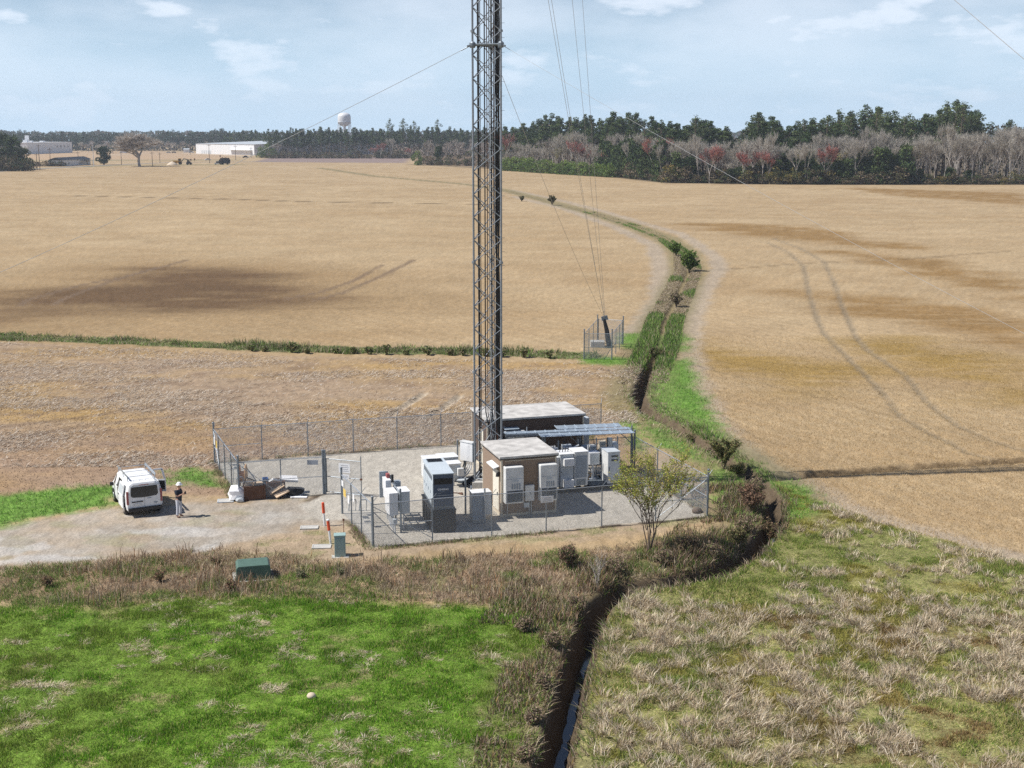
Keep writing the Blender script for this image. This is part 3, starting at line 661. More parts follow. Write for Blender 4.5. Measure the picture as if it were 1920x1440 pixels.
fence_run(t,loc(t,fr),ends=(1,1),midrail=(0,5),brace={0:1,5:-1},armdir=(-E2*.7+E1*.7).normalized())
t=thing('chain_link_fence','short chain link fence run beside the gateway, hung with small white and yellow signs','fence',SW,0,'chain link fences round the gravel compound')
fence_run(t,loc(t,[lerp(SW,GP,.03),lerp(SW,GP,.36),lerp(SW,GP,.68),GP]),ends=(0,1),armdir=(E1*.8-E2*.5).normalized())
for (u,z,w_,h_,m) in((.93,1.75,.35,.3,'sign'),(.86,1.35,.5,.4,'signyellow'),(.73,1.2,.3,.42,'sign'),(.56,1.55,.25,.4,'sign')):
    p=lerp(SW,GP,u)-t.location;d=(GP-SW).normalized();nn=Vector((-d.y,d.x,0))
    b=MB();q=p+nn*.06+Vector((0,0,z))
    b.quad(q-d*w_/2-Vector((0,0,h_/2)),q+d*w_/2-Vector((0,0,h_/2)),q+d*w_/2+Vector((0,0,h_/2)),q-d*w_/2+Vector((0,0,h_/2)))
    q2=q+nn*.006;k=len(b.v);b.v+=[tuple(Vector(v)+nn*.008) for v in b.v];b.f+=[(4,7,6,5),(0,4,5,1),(1,5,6,2),(2,6,7,3),(3,7,4,0)]
    o=b.build('sign',m,t)
t=thing('chain_link_fence','chain link fence run left of the open gate with rubbish heaped along it','fence',W1,0,'chain link fences round the gravel compound')
fence_run(t,loc(t,[W1,lerp(W1,JG,.495),JG]),ends=(1,1),arms=False,midrail=(0,1),brace={0:1})
MB().tube(JG-t.location+Vector((.1,0,-.1)),JG-t.location+Vector((.1,0,2.5)),.06,n=8).build('gate_post','galvdark',t)
p=lerp(W1,JG,.88)-t.location;MB().box(-.3,.3,-.012,.012,1.72,1.98).build('sign','signgrey',t).location=p+Vector((0,-.07,0))
t=thing('chain_link_fence','chain link fence run along the far left side of the compound, seen nearly edge on','fence',W1,0,'chain link fences round the gravel compound')
fence_run(t,loc(t,[lerp(W1,NW,x) for x in(.02,.28,.55,.8,1)]),ends=(0,1),midrail=(3,),brace={3:-1},armdir=-E1)
for u,z,m in((.93,1.5,'sign'),(.84,1.45,'signyellow')):
    p=lerp(W1,NW,u)-t.location;d=(NW-W1).normalized();nn=Vector((-d.y,d.x,0))
    MB().box(-.2,.2,-.008,.008,z-.22,z+.22).build('sign',m,t).location=p+nn*.06
for o in kids(t):
    if o.name.startswith('sign'):o.rotation_euler=(0,0,math.atan2((NW-W1).y,(NW-W1).x))
t=thing('chain_link_fence','long back run of chain link fence between the gravel and the stubble field','fence',NW,0,'chain link fences round the gravel compound')
fence_run(t,loc(t,N),ends=(0,0),midrail=(0,),armdir=(E2*.7+E1*.4).normalized())
t=thing('chain_link_fence','chain link fence run along the right side, behind the sapling','fence',SE,0,'chain link fences round the gravel compound')
fence_run(t,loc(t,[SE+Vector((.0,.06,0)),lerp(SE,NE,.33),lerp(SE,NE,.66),NE]),ends=(0,1),midrail=(0,),brace={0:1},armdir=(E1*.9+E2*.2).normalized())
t=thing('chain_link_fence','short chain link fence run behind the cabinets under the steel canopy','fence',NE,0,'chain link fences round the gravel compound')
fence_run(t,loc(t,[NE+Vector((-.1,.02,0)),lerp(NE,G(1085,892),.5),G(1085,892)]),arms=False)
def gate(name,label,P0,P1,h=2.0,signs=()):
    t=thing(name,label,'gate',P0,math.atan2((P1-P0).y,(P1-P0).x),'gate leaves of the compound');L=(P1-P0).length
    b=MB()
    for z in(.12,h*.5,h):b.tube((0,0,z),(L,0,z),.022,n=6)
    for x in(.0,L):b.tube((x,0,.08),(x,0,h+.3),.028,n=6)
    b.tube((L*.02,0,h),(L*.02,0,.1),.02,n=6);b.build('gate_frame','galvdark',t)
    me=bpy.data.meshes.new('wire_mesh');me.from_pydata([(0,.03,.12),(L,.03,.12),(L,.03,h),(0,.03,h)],[],[(0,1,2,3)])
    uv=me.uv_layers.new(name='UVMap')
    for k,q in enumerate(((0,0),(L,0),(L,h),(0,h))):uv.data[k].uv=q
    me.materials.append(M['chain']);o=bpy.data.objects.new('wire_mesh',me);COL.objects.link(o);o.parent=t
    for (x,z,w_,h_,m,lines) in signs:
        s=MB().box(x-w_/2,x+w_/2,-.05,-.035,z-h_/2,z+h_/2).build('sign',m,t)
        b=MB()
        for j in range(lines):
            zz=z+h_/2-(j+1)*h_/(lines+1);ww=w_*(.38 if j%2 else .32);b.box(x-ww,x+ww,-.056,-.0525,zz-.012,zz+.012)
        b.build('printed_lines','ink',s)
    MB().box(L-.06,L+.06,-.06,.03,h*.48,h*.52).build('latch','rust',t)
    return t
gate('gate_leaf','chain link gate leaf swung open inward with two white notices on it',JG+Vector((.15,.05,0)),G(678,932),2.0,((1.15,1.56,.68,.52,'sign',4),(1.2,1.08,.46,.26,'sign',2)))
sg=thing('warning_sign','white notice wired to the front fence before the brick shelter','sign',G(1025,996),A)
MB().box(-.33,.33,-.075,-.062,1.52,1.84).build('sign_plate','sign',sg);b=MB()
for j in range(3):b.box(-.24+.03*j,.24-.02*j,-.083,-.078,1.58+.08*j,1.60+.08*j)
b.build('printed_lines','ink',sg)

# ------------------------------------------------------------------ box helper in local frames
def louvres(x0,x1,y,z0,z1,n,root,m='midgrey',vert=False,name='louvre'):
    b=MB()
    for i in range(n):
        if vert:
            x=x0+(x1-x0)*(i+.2)/n;b.box(x,x+(x1-x0)/n*.6,y-.012,y-.002,z0,z1)
        else:
            z=z0+(z1-z0)*(i+.2)/n;b.box(x0,x1,y-.014,y-.002,z,z+(z1-z0)/n*.55)
    return b.build(name,m,root)

# ------------------------------------------------------------------ shelter 1 (front)
def shelter(px,py,w_,d_,h_,label,az=A,ov=.11):
    p=G(px,py);t=thing('equipment_shelter',label,'shelter',(p.x,p.y,0),az)
    MB().box(0,w_,0,d_,.14,h_-.12).build('wall','aggregate' if w_<4 else 'shadedagg',t)
    MB().box(-.03,w_+.03,-.03,d_+.03,-.1,.14).build('base_band','cream',t)
    k=.07
    for x in(0,w_):
        for y in(0,d_):
            b=MB();b.box(x-k if x else -.015,x+.015 if x else k,y-k if y else -.015,y+.015 if y else k,.142,h_-.122);b.build('corner_trim','cream',t)
    rb=MB();q=h_-.12
    rb.box(-ov,w_+ov,-ov,d_+ov,q,h_);rf=rb.build('roof','roofconc',t,bevel=.02)
    bs=MB().box(-ov+.02,w_+ov-.02,-ov+.02,d_+ov-.02,q-.05,q-.003);bs.build('roof_edge','blacksteel',t)
    return t
t=shelter(940,969,3.0,3.5,3.22,'brown aggregate equipment shelter with white door and two wall units, nearest the front fence')
# door on the left wall (x=0 side)
d=MB().box(-.03,-.016,.42,1.42,.2,2.3).build('door','door',t)
MB().box(-.07,-.03,.55,.6,1.02,1.18).build('handle','blacksteel',d)
b=MB();b.box(-.026,-.014,.34,.42,.14,2.38);b.box(-.026,-.014,1.42,1.5,.14,2.38);b.box(-.026,-.014,.42,1.42,2.302,2.38);b.build('door_frame','cream',t)
MB().prism([(-.32,2.50),(-.32,2.55),(-.016,2.64),(-.016,2.59)],.3,1.7).build('door_canopy','white',t)
b=MB().tube((-.14,.22,2.3),(-.14,.22,2.12),.07,.1,n=10).box(-.14,-.016,.17,.27,2.28,2.36);b.build('wall_light','blacksteel',t)
def wall_unit(root,x0,x1,z0,z1):
    u=MB().box(x0,x1,-.46,-.002,z0,z1).build('wall_unit','offwhite',root,bevel=.05)
    zz=z0+(z1-z0)*.36
    MB().box(x0+.08,x1-.06,-.468,-.463,z0+.08,zz).build('coil_panel','midgrey',u)
    louvres(x0+.08,x1-.06,-.468,z0+.1,zz,9,u,'blacksteel',name='coil_slat')
    louvres(x0+.3,x1-.16,-.462,zz+.08,zz+.36,4,u,'midgrey',True,'air_slot')
    MB().box(x0+.05,x1-.05,-.468,-.462,zz+.62,zz+.63).build('panel_seam','midgrey',u)
    MB().box(x0+.34,x1-.3,-.47,-.462,zz+.46,zz+.56).build('name_plate','ltgrey',u)
wall_unit(t,.1,1.08,.78,2.72);wall_unit(t,1.98,2.92,.78,2.72)
eb=MB().box(1.24,1.74,-.2,-.002,.78,1.62).build('electric_box','offwhite',t,bevel=.02);MB().box(1.5,1.56,-.215,-.202,1.12,1.26).build('box_latch','midgrey',eb)
b=MB()
for x in(1.48,1.6):b.tube((x,-.1,.0),(x,-.1,.79),.03,n=6)
b.tube((.28,-.2,0),(.28,-.2,.79),.015,n=5);b.build('conduit','galv',t)
MB().box(1.2,1.5,-.13,-.002,.42,.68).build('junction_box','ltgrey',t)
b=MB()
for z in(2.95,):b.box(.2,2.9,-.03,-.016,z,z+.03)
b.build('wall_strip','cream',t)
# ------------------------------------------------------------------ shelter 2 (behind the tower)
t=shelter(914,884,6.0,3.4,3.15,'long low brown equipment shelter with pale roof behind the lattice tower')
d=MB().box(-.03,-.016,.8,1.8,.2,2.3).build('door','door',t)
MB().box(-.07,-.03,.9,.95,1.02,1.18).build('handle','blacksteel',d)
u=MB().box(6.02,6.75,1.0,2.2,.6,2.6).build('wall_unit','ltgrey',t,bevel=.04)
MB().box(1.0,2.2,-.3,-.002,.8,2.4).build('wall_unit','offwhite',t,bevel=.04)

# ------------------------------------------------------------------ generator
p=G(813,1000);t=thing('generator','tall pale grey standby generator with maker name, on a black fuel tank','generator',(p.x,p.y,0),R(13))
GL=3.05
b=MB().box(-.02,1.08,.0,GL,.06,1.12)
tk=b.build('fuel_tank','blacksteel',t,bevel=.02)
b=MB()
for i in range(6):
    y=.12+i*.5;b.box(-.12,-.02,y,y+.14,.06,1.1);b.box(1.08,1.16,y,y+.14,.06,1.1)
b.box(-.12,1.16,-.03,GL+.03,1.122,1.18);b.build('tank_rib','blacksteel',t)
b=MB()
for y in(.2,1.4,2.6):b.box(-.28,1.3,y,y+.22,-.05,.05)
b.build('footing','concrete',t)
MB().box(.02,1.04,.05,GL,1.19,1.34).build('skid_rail','galvdark',t)
enc=MB().box(0,1.03,0,GL,1.35,3.0).build('enclosure','genpaint',t,bevel=.02)
rt=MB().box(-.03,1.06,-.03,GL+.03,3.003,3.05).build('roof_panel','genpaint',t,bevel=.01)
MB().box(.12,.92,GL-.75,GL-.1,3.053,3.07).build('roof_vent','galvdark',rt)
louvres(.16,.88,0,3.0,3.0,1,rt) if False else None
b=MB()
for i in range(9):
    y=GL-.72+i*.07;b.box(.16,.88,y,y+.03,3.072,3.085)
b.build('vent_slat','blacksteel',rt)
b=MB()
for i in range(4):
    y=.06+i*.74;b.box(-.012,-.002,y,y+.70,1.42,2.55)
b.build('side_door','genpaint',t)
b=MB()
for i in range(4):
    y=.66+i*.66;b.box(-.03,-.012,y,y+.05,1.9,2.05)
b.build('door_latch','midgrey',t)
louvres(0,0,0,0,0,1,t) if False else None
b=MB()
for i in range(7):
    z=2.64+i*.035;b.box(-.016,-.002,.3,GL-.3,z,z+.02)
b.build('side_louvre','galvdark',t)
MB().box(-.02,-.002,GL-.35,GL-.1,2.6,2.85).build('label_plate','white',t);MB().box(-.02,-.002,GL-.35,GL-.2,1.5,1.7).build('warning_plate','white',t)
MB().box(.06,.97,-.016,-.0105,2.50,2.8).build('air_intake','blacksteel',t)
MB().box(.0,1.03,-.010,-.002,1.36,2.99).build('end_panel','endpanel',t)
def text(s,size,loc,parent,m,name='lettering',rot=(R(90),0,0),ext=.003,bold=0):
    c=bpy.data.curves.new(name,'FONT');c.body=s;c.size=size;c.extrude=ext;c.offset=bold;c.align_x='LEFT'
    tmp=bpy.data.objects.new(name,c);COL.objects.link(tmp);bpy.context.view_layer.update()
    me=bpy.data.meshes.new_from_object(tmp.evaluated_get(bpy.context.evaluated_depsgraph_get()));bpy.data.objects.remove(tmp)
    me.materials.clear();me.materials.append(M[m]);o=bpy.data.objects.new(name,me);COL.objects.link(o);o.parent=parent;o.location=loc;o.rotation_euler=rot;return o
text('GENERAC',.125,(.22,-.018,2.2),t,'white',bold=.004)
text('INDUSTRIAL',.05,(.32,-.018,2.1),t,'ltgrey');text('POWER',.05,(.24,-.018,2.03),t,'ltgrey')
MB().box(.06,.98,-.016,-.0115,1.92,1.94).build('panel_seam','ltgrey',t)

# ------------------------------------------------------------------ utility rack near the gateway (runs front to back)
p=G(752,998);t=thing('meter_rack','steel rack carrying two white meter cabinets and small switch boxes, left of the generator','equipment rack',(p.x,p.y,0),A)
# local y runs away from the camera
b=MB()
for y,hh in((0,2.25),(1.25,2.15),(2.5,2.3),(3.3,2.3)):b.tube((0,y,-.1),(0,y,hh),.05,n=8)
b.build('post','galvdark',t)
b=MB()
for z in(1.05,1.5,2.05):b.box(-.05,-.01,.1,3.4,z,z+.05)
b.build('rail','galv',t)
c1=MB().box(-.52,-.06,.25,1.35,.82,1.98).build('meter_cabinet','white',t,bevel=.02);MB().box(-.535,-.523,.5,.56,1.25,1.4).build('cabinet_handle','midgrey',c1)
c2=MB().box(.06,.52,.2,1.15,.86,2.0).build('transfer_cabinet','ltgrey',t,bevel=.02);MB().box(.04,.54,.18,1.17,2.002,2.03).build('cabinet_hood','white',c2)
MB().box(-.36,-.06,1.9,2.6,1.2,2.2).build('switch_box','white',t,bevel=.02);MB().box(-.3,-.06,2.75,3.1,1.5,2.1).build('breaker_box','offwhite',t,bevel=.02)
MB().box(.06,.4,1.75,2.1,1.55,2.15).build('side_box','midgrey',t,bevel=.02)
MB().box(-.22,-.05,2.3,2.6,2.21,2.42).build('red_fitting','redbox',t,bevel=.03)
MB().box(-.4,-.02,3.35,3.42,.9,2.3).build('end_panel','ltgrey',t)
MB().box(-.4,-.2,-.1,.12,.45,.72).build('low_box','ltgrey',t,bevel=.01)
b=MB()
for y,x in((.4,-.3),(.7,-.3),(1.0,-.3),(1.2,-.3),(2.0,-.2),(2.4,-.2),(.5,.25),(-.0,-.3)):b.tube((x,y,-.05),(x,y,.83 if y>.1 else .46),.035,n=6)
b.build('conduit','conduit',t)
MB().box(-.07,.04,1.8,1.9,2.1,2.5).build('breather','blacksteel',t)

# single steel posts of the yard
for px,py,h_,lab in((873,966,2.0,'plain grey steel post standing beside the small blue grey cabinet'),(858,866,1.35,'plain grey steel post left of the tall white cabinet')):
    p=G(px,py);t=thing('steel_post',lab,'post',(p.x,p.y,0));MB().tube((0,0,-.1),(0,0,h_),.05,n=8).build('pole','galvdark',t);MB().lathe([(.055,0),(.055,.03),(.01,.05)],(0,0,h_),8).build('cap','galv',t)

# small cabinet next to shelter door, on pedestal posts
p=G(886,981);t=thing('equipment_cabinet','small blue grey cabinet with a white top standing by the shelter door','cabinet',(p.x,p.y,0),A)
MB().box(0,.6,0,.6,.14,1.55).build('body','ltgrey',t,bevel=.02);MB().box(-.03,.63,-.03,.63,1.553,1.6).build('top','white',t)
MB().box(.04,.56,.05,.55,-.05,.138).build('plinth','concrete',t)
s=MB().box(.7,1.12,.3,1.0,.3,1.5).build('side_cabinet','offwhite',t,bevel=.02);MB().box(.02,.58,-.012,-.002,.2,1.5).build('door','midgrey',t)
b=MB();b.tube((.64,-.05,-.1),(.64,-.05,1.8),.05,n=8);b.tube((.15,.8,-.1),(.15,.8,1.75),.045,n=8);b.build('post','galv',t)

# ------------------------------------------------------------------ low white cabinets behind the generator
def cab(px,py,w_,d_,z0,z1,name,label,az=A,grp=None,stand=False,side=None):
    p=G(px,py);t=thing(name,label,'cabinet',(p.x,p.y,0),az,grp)
    MB().box(0,w_,0,d_,z0,z1).build('body','offwhite',t,bevel=.03);MB().box(-.03,w_+.03,-.04,d_+.03,z1+.003,z1+.05).build('top','white',t,bevel=.015)
    MB().box(.06,w_-.06,-.014,-.002,z0+.08,z1-.1).build('door','ltgrey',t)
    if stand:
        b=MB();b.tube((w_/2,d_/2,-.05),(w_/2,d_/2,z0),.07,n=8);b.box(w_*.2,w_*.8,d_*.2,d_*.8,z0-.06,z0-.002);b.build('stand','conduit',t)
    else:MB().box(.02,w_-.02,.02,d_-.02,-.05,z0-.002).build('plinth','concrete',t)
    if side:MB().box(*side).build('side_box','offwhite',t,bevel=.03)
    return t
cab(798,904,.95,1.1,.12,1.25,'equipment_cabinet','low white cabinet directly behind the generator roof, left one of the pair')
cab(826,905,1.05,1.0,.12,1.42,'equipment_cabinet','low white cabinet behind the generator, right one of the pair, beside the cable bend')
cab(842,915,.7,.75,.75,1.35,'equipment_cabinet','white box on a short stand beside the generator, with a smaller box on its side',stand=True,side=(.45,.8,-.3,-.02,.72,1.15))
# tall white box on posts with bending conduits
p=G(886,897);t=thing('cable_cabinet','tall white cabinet on steel posts with black and grey conduits bending out below','cabinet',(p.x,p.y,0),R(-40))
MB().box(-.95,-.02,.0,.32,.95,2.05).build('body','white',t,bevel=.02);MB().box(-.98,.0,-.03,.36,2.053,2.09).build('top','offwhite',t)
MB().box(-.015,.012,.0,.32,.95,2.05).build('side_panel','ltgrey',t)
b=MB();b.tube((.05,.1,-.1),(.05,.1,2.15),.05,n=8);b.tube((-1.0,.45,-.1),(-1.0,.45,2.0),.05,n=8);b.build('post','galvdark',t)
for i in range(5):
    x=-.78+i*.15;pts=[(x,.15,.95),(x,.15,.75),(x-.02,.05,.5),(x-.1,-.15,.22),(x-.25,-.45,.08),(x-.45,-.8,.05)]
    MB().path(pts,.035,6).build('conduit','cable' if i in(0,1) else 'conduit',t)
# cables and scraps on the ground by it
p=G(876,912)
for i,(dx,dy,rr,lab) in enumerate(((.25,.0,30,'thick black cable duct lying slanted against the shelter corner'),)):
    t=thing('cable_duct',lab,'cable duct',(p.x,p.y,0),R(rr));b=MB()
    for j in range(5):b.path([(-.2,j*.06,.05+.02*j),(.3,j*.06,.25+.03*j),(.9,j*.07,.7),(1.0,j*.07,1.0)],.045,6)
    b.build('cable_bundle','cable',t)
p=G(856,906);t=thing('junction_lid','pale grey steel cover plate lying among cables beside the tall white cabinet','lid',(p.x,p.y,0),R(-20));MB().box(0,.75,0,.55,.14,.19).build('plate','ltgrey',t,bevel=.01);MB().box(.05,.7,.05,.5,0,.138).build('frame','galvdark',t)
p=G(858,926);t=thing('wood_scrap','broken brown wood scraps on the gravel right of the generator','scrap',(p.x,p.y,0),.3);b=MB();b.box(0,.3,0,.08,.01,.05);b.box(.1,.2,-.3,-.05,.01,.07,rot=(0,0,.5));b.box(-.25,.02,.12,.18,.01,.05,rot=(0,0,-.4));b.build('pieces','ply',t)

# ------------------------------------------------------------------ steel canopy (ice bridge)
H0=2.55
q0=G(948,816,H0);q1=G(1187,806,H0);ca=math.atan2((q1-q0).y,(q1-q0).x);CL=(q1-q0).length
t=thing('cable_canopy','long galvanised steel cable canopy on posts running from the tower over the cabinets','canopy',(q0.x,q0.y,0),ca)
b=MB();b.box(0,CL,-.06,.06,H0-.12,H0+.02);b.box(0,CL,.62,.7,H0-.1,H0);b.build('beam','galvdark',t)
def grate(x0,x1,y0,y1,z,nm='grating'):
    b=MB();n_=max(2,int((y1-y0)/.045))
    for i in range(n_):
        y=y0+(y1-y0)*(i+.1)/n_;b.box(x0,x1,y,y+(y1-y0)/n_*.8,z,z+.02)
    for x in np.arange(x0,x1,.6):b.box(x,x+.05,y0,y1,z+.022,z+.05)
    b.build(nm,'grating',t)
grate(0,CL-.1,.07,.61,H0+.03);grate(1.9,CL-.12,-.85,-.07,H0+.0);grate(3.2,CL-.45,.71,1.65,H0+.04)
xs=[.05,2.3,4.4,CL-.08]
for x in xs:
    for y in ((0,.66) if x<CL-.5 else (0,)):
        MB().tube((x,y,-.1),(x,y,H0-.13),.06,n=8).build('post','galvdark',t)
MB().tube((CL-.08,0,H0-.3),(CL-.08,0,H0+.25),.05,n=8).build('post_cap','galvdark',t)
b=MB()
for x in xs[1:]:b.tube((x-.7,0,H0-.14),(x,0,H0-.8),.025,n=5)
b.build('knee_brace','galvdark',t)
b=MB()
for i in range(12):
    y=.1+.04*i;b.tube((.0,y,H0-.07-.03*(i%3)),(CL-.6-.25*(i%5),y,H0-.09-.03*(i%3)),.022,n=5)
b.build('feed_cable','cable',t)
# small steel bits by the tower
p=G(950,884);t=thing('grounding_frame','small steel frame with tilted grating plates at the foot of the tower','frame',(p.x,p.y,0),R(20))
MB().box(-.1,.8,0,.5,2.55,2.58,rot=(R(12),0,0)).build('plate','grating',t);MB().box(.3,1.2,-.5,-.05,2.25,2.28,rot=(R(-6),0,0)).build('plate','grating',t)
b=MB()
for x,y,h_ in((0,.5,2.9),(.8,.5,2.9),(1.25,-.05,2.6),(.3,-.5,2.3)):b.tube((x,y,-.1),(x,y,h_),.04,n=6)
b.build('post','galv',t)
# steel platform under the cabinets
pc=G(1043,927);t=thing('steel_platform','low dark steel platform carrying the white cabinets under the canopy','platform',(pc.x,pc.y,0),A)
b=MB();b.box(-.1,4.15,.1,.22,.05,.27);b.box(-.1,4.15,2.1,2.22,.05,.27)
for x in np.arange(0,4.15,.5):b.box(x,x+.08,.22,2.1,.08,.25)
b.build('frame','blacksteel',t)
b=MB()
for x in np.arange(2.05,3.1,.055):b.box(x,x+.03,.2,2.15,.272,.30)
b.build('deck','galvdark',t)
b=MB()
for x in(.1,2.0,3.9):
    for y in(.16,2.16):b.tube((x,y,-.1),(x,y,.05),.06,n=6)
b.build('foot','concrete',t)
PL=t
def onplat(x,y):
    v=E1*x+E2*y;return (pc.x+v.x,pc.y+v.y,0)
t=thing('radio_cabinet','large white double cabinet with two projecting boxes on its door, beside the front shelter','cabinet',onplat(-.05,.25),A)
z0=.31
c=MB().box(0,.32,0,.8,z0,z0+1.72).build('battery_cabinet','offwhite',t,bevel=.02)
MB().box(-.012,-.002,.3,.6,z0+1.2,z0+1.4).build('red_label','redbox',c)
MB().box(.34,1.13,-.05,.85,z0,z0+1.86).build('main_cabinet','ltgrey',t,bevel=.03)
MB().box(1.15,1.95,-.12,.85,z0+.02,z0+1.95).build('equipment_cabinet','offwhite',t,bevel=.05)
MB().box(.3,1.12,-.1,.9,z0+1.863,z0+1.9).build('rain_hood','white',t);MB().box(1.13,1.97,-.15,.88,z0+1.953,z0+1.99).build('rain_hood','white',t,bevel=.015)
MB().box(.5,1.08,-.3,-.052,z0+1.25,z0+1.66).build('projecting_box','white',t,bevel=.015);MB().box(.5,1.08,-.3,-.052,z0+.02,z0+.45).build('projecting_box','white',t,bevel=.015)
MB().box(1.22,1.88,-.135,-.122,z0+.5,z0+1.75).build('door','midgrey',t)
louvres(1.28,1.82,-.125,z0+.08,z0+.42,6,t,'galvdark')
MB().lathe([(.035,0),(.035,.03)],(.42,-.06,z0+.85),10).build('lock','blacksteel',t)
b=MB()
for i in range(3):
    x=.06+.14*i-.1;b.path([(x,.5,z0+1.7),(x,.5,z0+1.95),(x-.03,.55,z0+2.05),(x-.03,.55,2.55)],.05,8)
b.build('riser_conduit','conduit',t)
b=MB()
for i in range(4):b.tube((.45+.16*i,.4,z0+1.9),(.5+.16*i,.42,2.5),.022,n=5)
b.build('cable','cable',t)
t=thing('radio_cabinet','slim pale cabinet with two dark vents at the right end of the platform','cabinet',onplat(3.1,.2),A)
MB().box(0,.72,0,1.1,z0-.02,z0+1.78).build('body','offwhite',t,bevel=.02);MB().box(-.02,.74,-.03,1.12,z0+1.783,z0+1.82).build('top','ltgrey',t)
MB().box(.02,.7,-.014,-.002,z0+.1,z0+1.72).build('door','ltgrey',t);louvres(.2,.6,-.016,z0+1.5,z0+1.62,3,t,'blacksteel',name='vent');louvres(.2,.6,-.016,z0+1.28,z0+1.4,3,t,'blacksteel',name='vent')
MB().box(.07,.1,-.04,-.016,z0+.75,z0+.95).build('handle','blacksteel',t)
p=onplat(2.35,1.15);t=thing('radio_cabinet','white box cabinet on a single pedestal between the two tall platform cabinets','cabinet',p,A)
MB().box(0,.62,0,.5,1.2,1.85).build('body','white',t,bevel=.03);MB().box(.1,.58,-.014,-.002,1.27,1.8).build('door','ltgrey',t);MB().box(-.02,.64,-.03,.52,1.853,1.9).build('top','white',t)
b=MB();b.tube((.3,.25,.3),(.3,.25,1.2),.07,n=8);b.box(.1,.5,.1,.42,.302,.34);b.tube((-.12,-.1,.25),(-.12,-.1,2.4),.04,n=6);b.build('stand','conduit',t)
t=thing('radio_rack','rack of louvred grey radio units and cable loops hanging under the canopy','equipment rack',onplat(.9,2.3),A)
b=MB()
for x in(0,1.2,2.3,3.0,3.6):b.tube((x,0,-.1),(x,0,2.45),.035,n=6)
b.tube((0,0,1.4),(3.6,0,1.4),.03,n=6);b.tube((0,0,2.1),(3.6,0,2.1),.03,n=6);b.build('rack_frame','galvdark',t)
for (x,z,w_,h_,m) in((.15,1.45,.55,.8,'ltgrey'),(.75,1.3,.4,.7,'blacksteel'),(1.3,1.5,.45,.6,'midgrey'),(1.85,1.2,.35,.9,'offwhite'),(2.4,1.75,.4,.55,'cream'),(2.45,1.1,.36,.45,'blacksteel'),(3.15,1.3,.35,.9,'ltgrey'),(-.5,1.6,.4,.5,'white'),(-1.0,1.4,.4,.5,'white')):
    u=MB().box(x,x+w_,-.25,-.04,z,z+h_).build('radio_unit',m,t,bevel=.02)
    louvres(x+.05,x+w_-.05,-.25,z+h_*.55,z+h_*.9,4,u,'galvdark' if m!='blacksteel' else 'ltgrey',name='cooling_fin')
b=MB();b.path([(.1,-.35,2.2),(.2,-.4,2.12),(.8,-.4,2.1),(1.1,-.35,2.2)],.045,8);b.build('conduit_bend','conduit',t)
rr_=random.Random(4)
b=MB()
for i in range(26):
    x=rr_.uniform(-1,3.4);z=rr_.uniform(1.1,1.7);b.path([(x,-.1,2.45),(x+rr_.uniform(-.1,.1),-.15,(z+2.4)/2),(x+rr_.uniform(-.2,.2),-.2,z),(x+rr_.uniform(-.3,.3),-.3,z+.15)],.02,5)
b.build('jumper_cable','cable',t)
t=thing('radio_rack','blue grey steel column hung with small radio boxes behind the right end of the canopy','equipment rack',onplat(3.9,1.9),A)
MB().box(-.1,.1,-.1,.1,-.1,2.5).build('column','galv',t)
for z,x in((1.0,.13),(1.5,-.45),(1.75,.13)):MB().box(x,x+.3,-.2,.1,z,z+.4).build('radio_unit','ltgrey',t,bevel=.02)
p=onplat(2.0,-.05);t=thing('orange_cable','coil of orange and black cable looped between the platform cabinets','cable',onplat(2.15,1.0),A)
b=MB();b.path([(math.cos(a)*.22+.1*math.sin(3*a),0.05*math.sin(5*a),.62+math.sin(a)*.2) for a in np.linspace(0,12.2,60)],.02,5);b.build('loop','yellow',t)

# ------------------------------------------------------------------ lattice tower
TB=G(918,909);TS=1.52;TH=96.0
t=thing('lattice_tower','tall galvanised three legged lattice tower rising out of the picture','tower',(TB.x,TB.y,0))
th=R(-9);ang=[R(210)+th,R(330)+th,R(90)+th];rad=TS/math.sqrt(3)
legs=[Vector((rad*math.cos(a),rad*math.sin(a),0)) for a in ang]   # left, right, back
SEC=6.1
for i,l in enumerate(legs):
    b=MB();b.tube(l+Vector((0,0,0)),l+Vector((0,0,TH)),.056,n=10)
    for k in range(1,16):
        z=k*SEC+.45;b.lathe([(.11,-.06),(.11,.06)],l+Vector((0,0,z)),8)
    b.build('leg','towersteel',t)
nb=5
for k in range(16):
    z0_=k*SEC+.45-SEC if False else k*SEC+.45
    if z0_>TH-1:break
    b=MB()
    for (i,j) in((0,1),(1,2),(2,0)):
        for s in range(nb):
            za=z0_+s*SEC/nb;zb=za+SEC/nb
            if zb>TH:break
            P_,Q_=legs[i],legs[j]
            b.tube(P_+Vector((0,0,za)),Q_+Vector((0,0,zb)),.026,n=5);b.tube(Q_+Vector((0,0,za)),P_+Vector((0,0,zb)),.026,n=5)
    b.build('bracing','towersteel',t)
b=MB();b.box(-.95,.95,-.75,1.1,-.1,.35);b.build('foundation','concrete',t,bevel=.03)
b=MB()
for (i,j) in((0,1),(1,2),(2,0)):b.tube(legs[i]+Vector((0,0,.45)),legs[j]+Vector((0,0,.45)),.03,n=6)
b.build('base_strut','galv',t)
# guy bracket rings
GZ=[24.15,46,67,88]
for z in GZ:
    b=MB()
    for (i,j) in((0,1),(1,2),(2,0)):
        b.tube(legs[i]+Vector((0,0,z)),legs[j]+Vector((0,0,z)),.065,n=6)
    for l in legs:b.lathe([(.14,-.16),(.17,-.05),(.17,.08),(.1,.16)],l+Vector((0,0,z)),8);d=l.normalized();b.tube(l+Vector((0,0,z)),l+d*.3+Vector((0,0,z-.08)),.05,n=6)
    b.build('guy_bracket','galvdark',t)
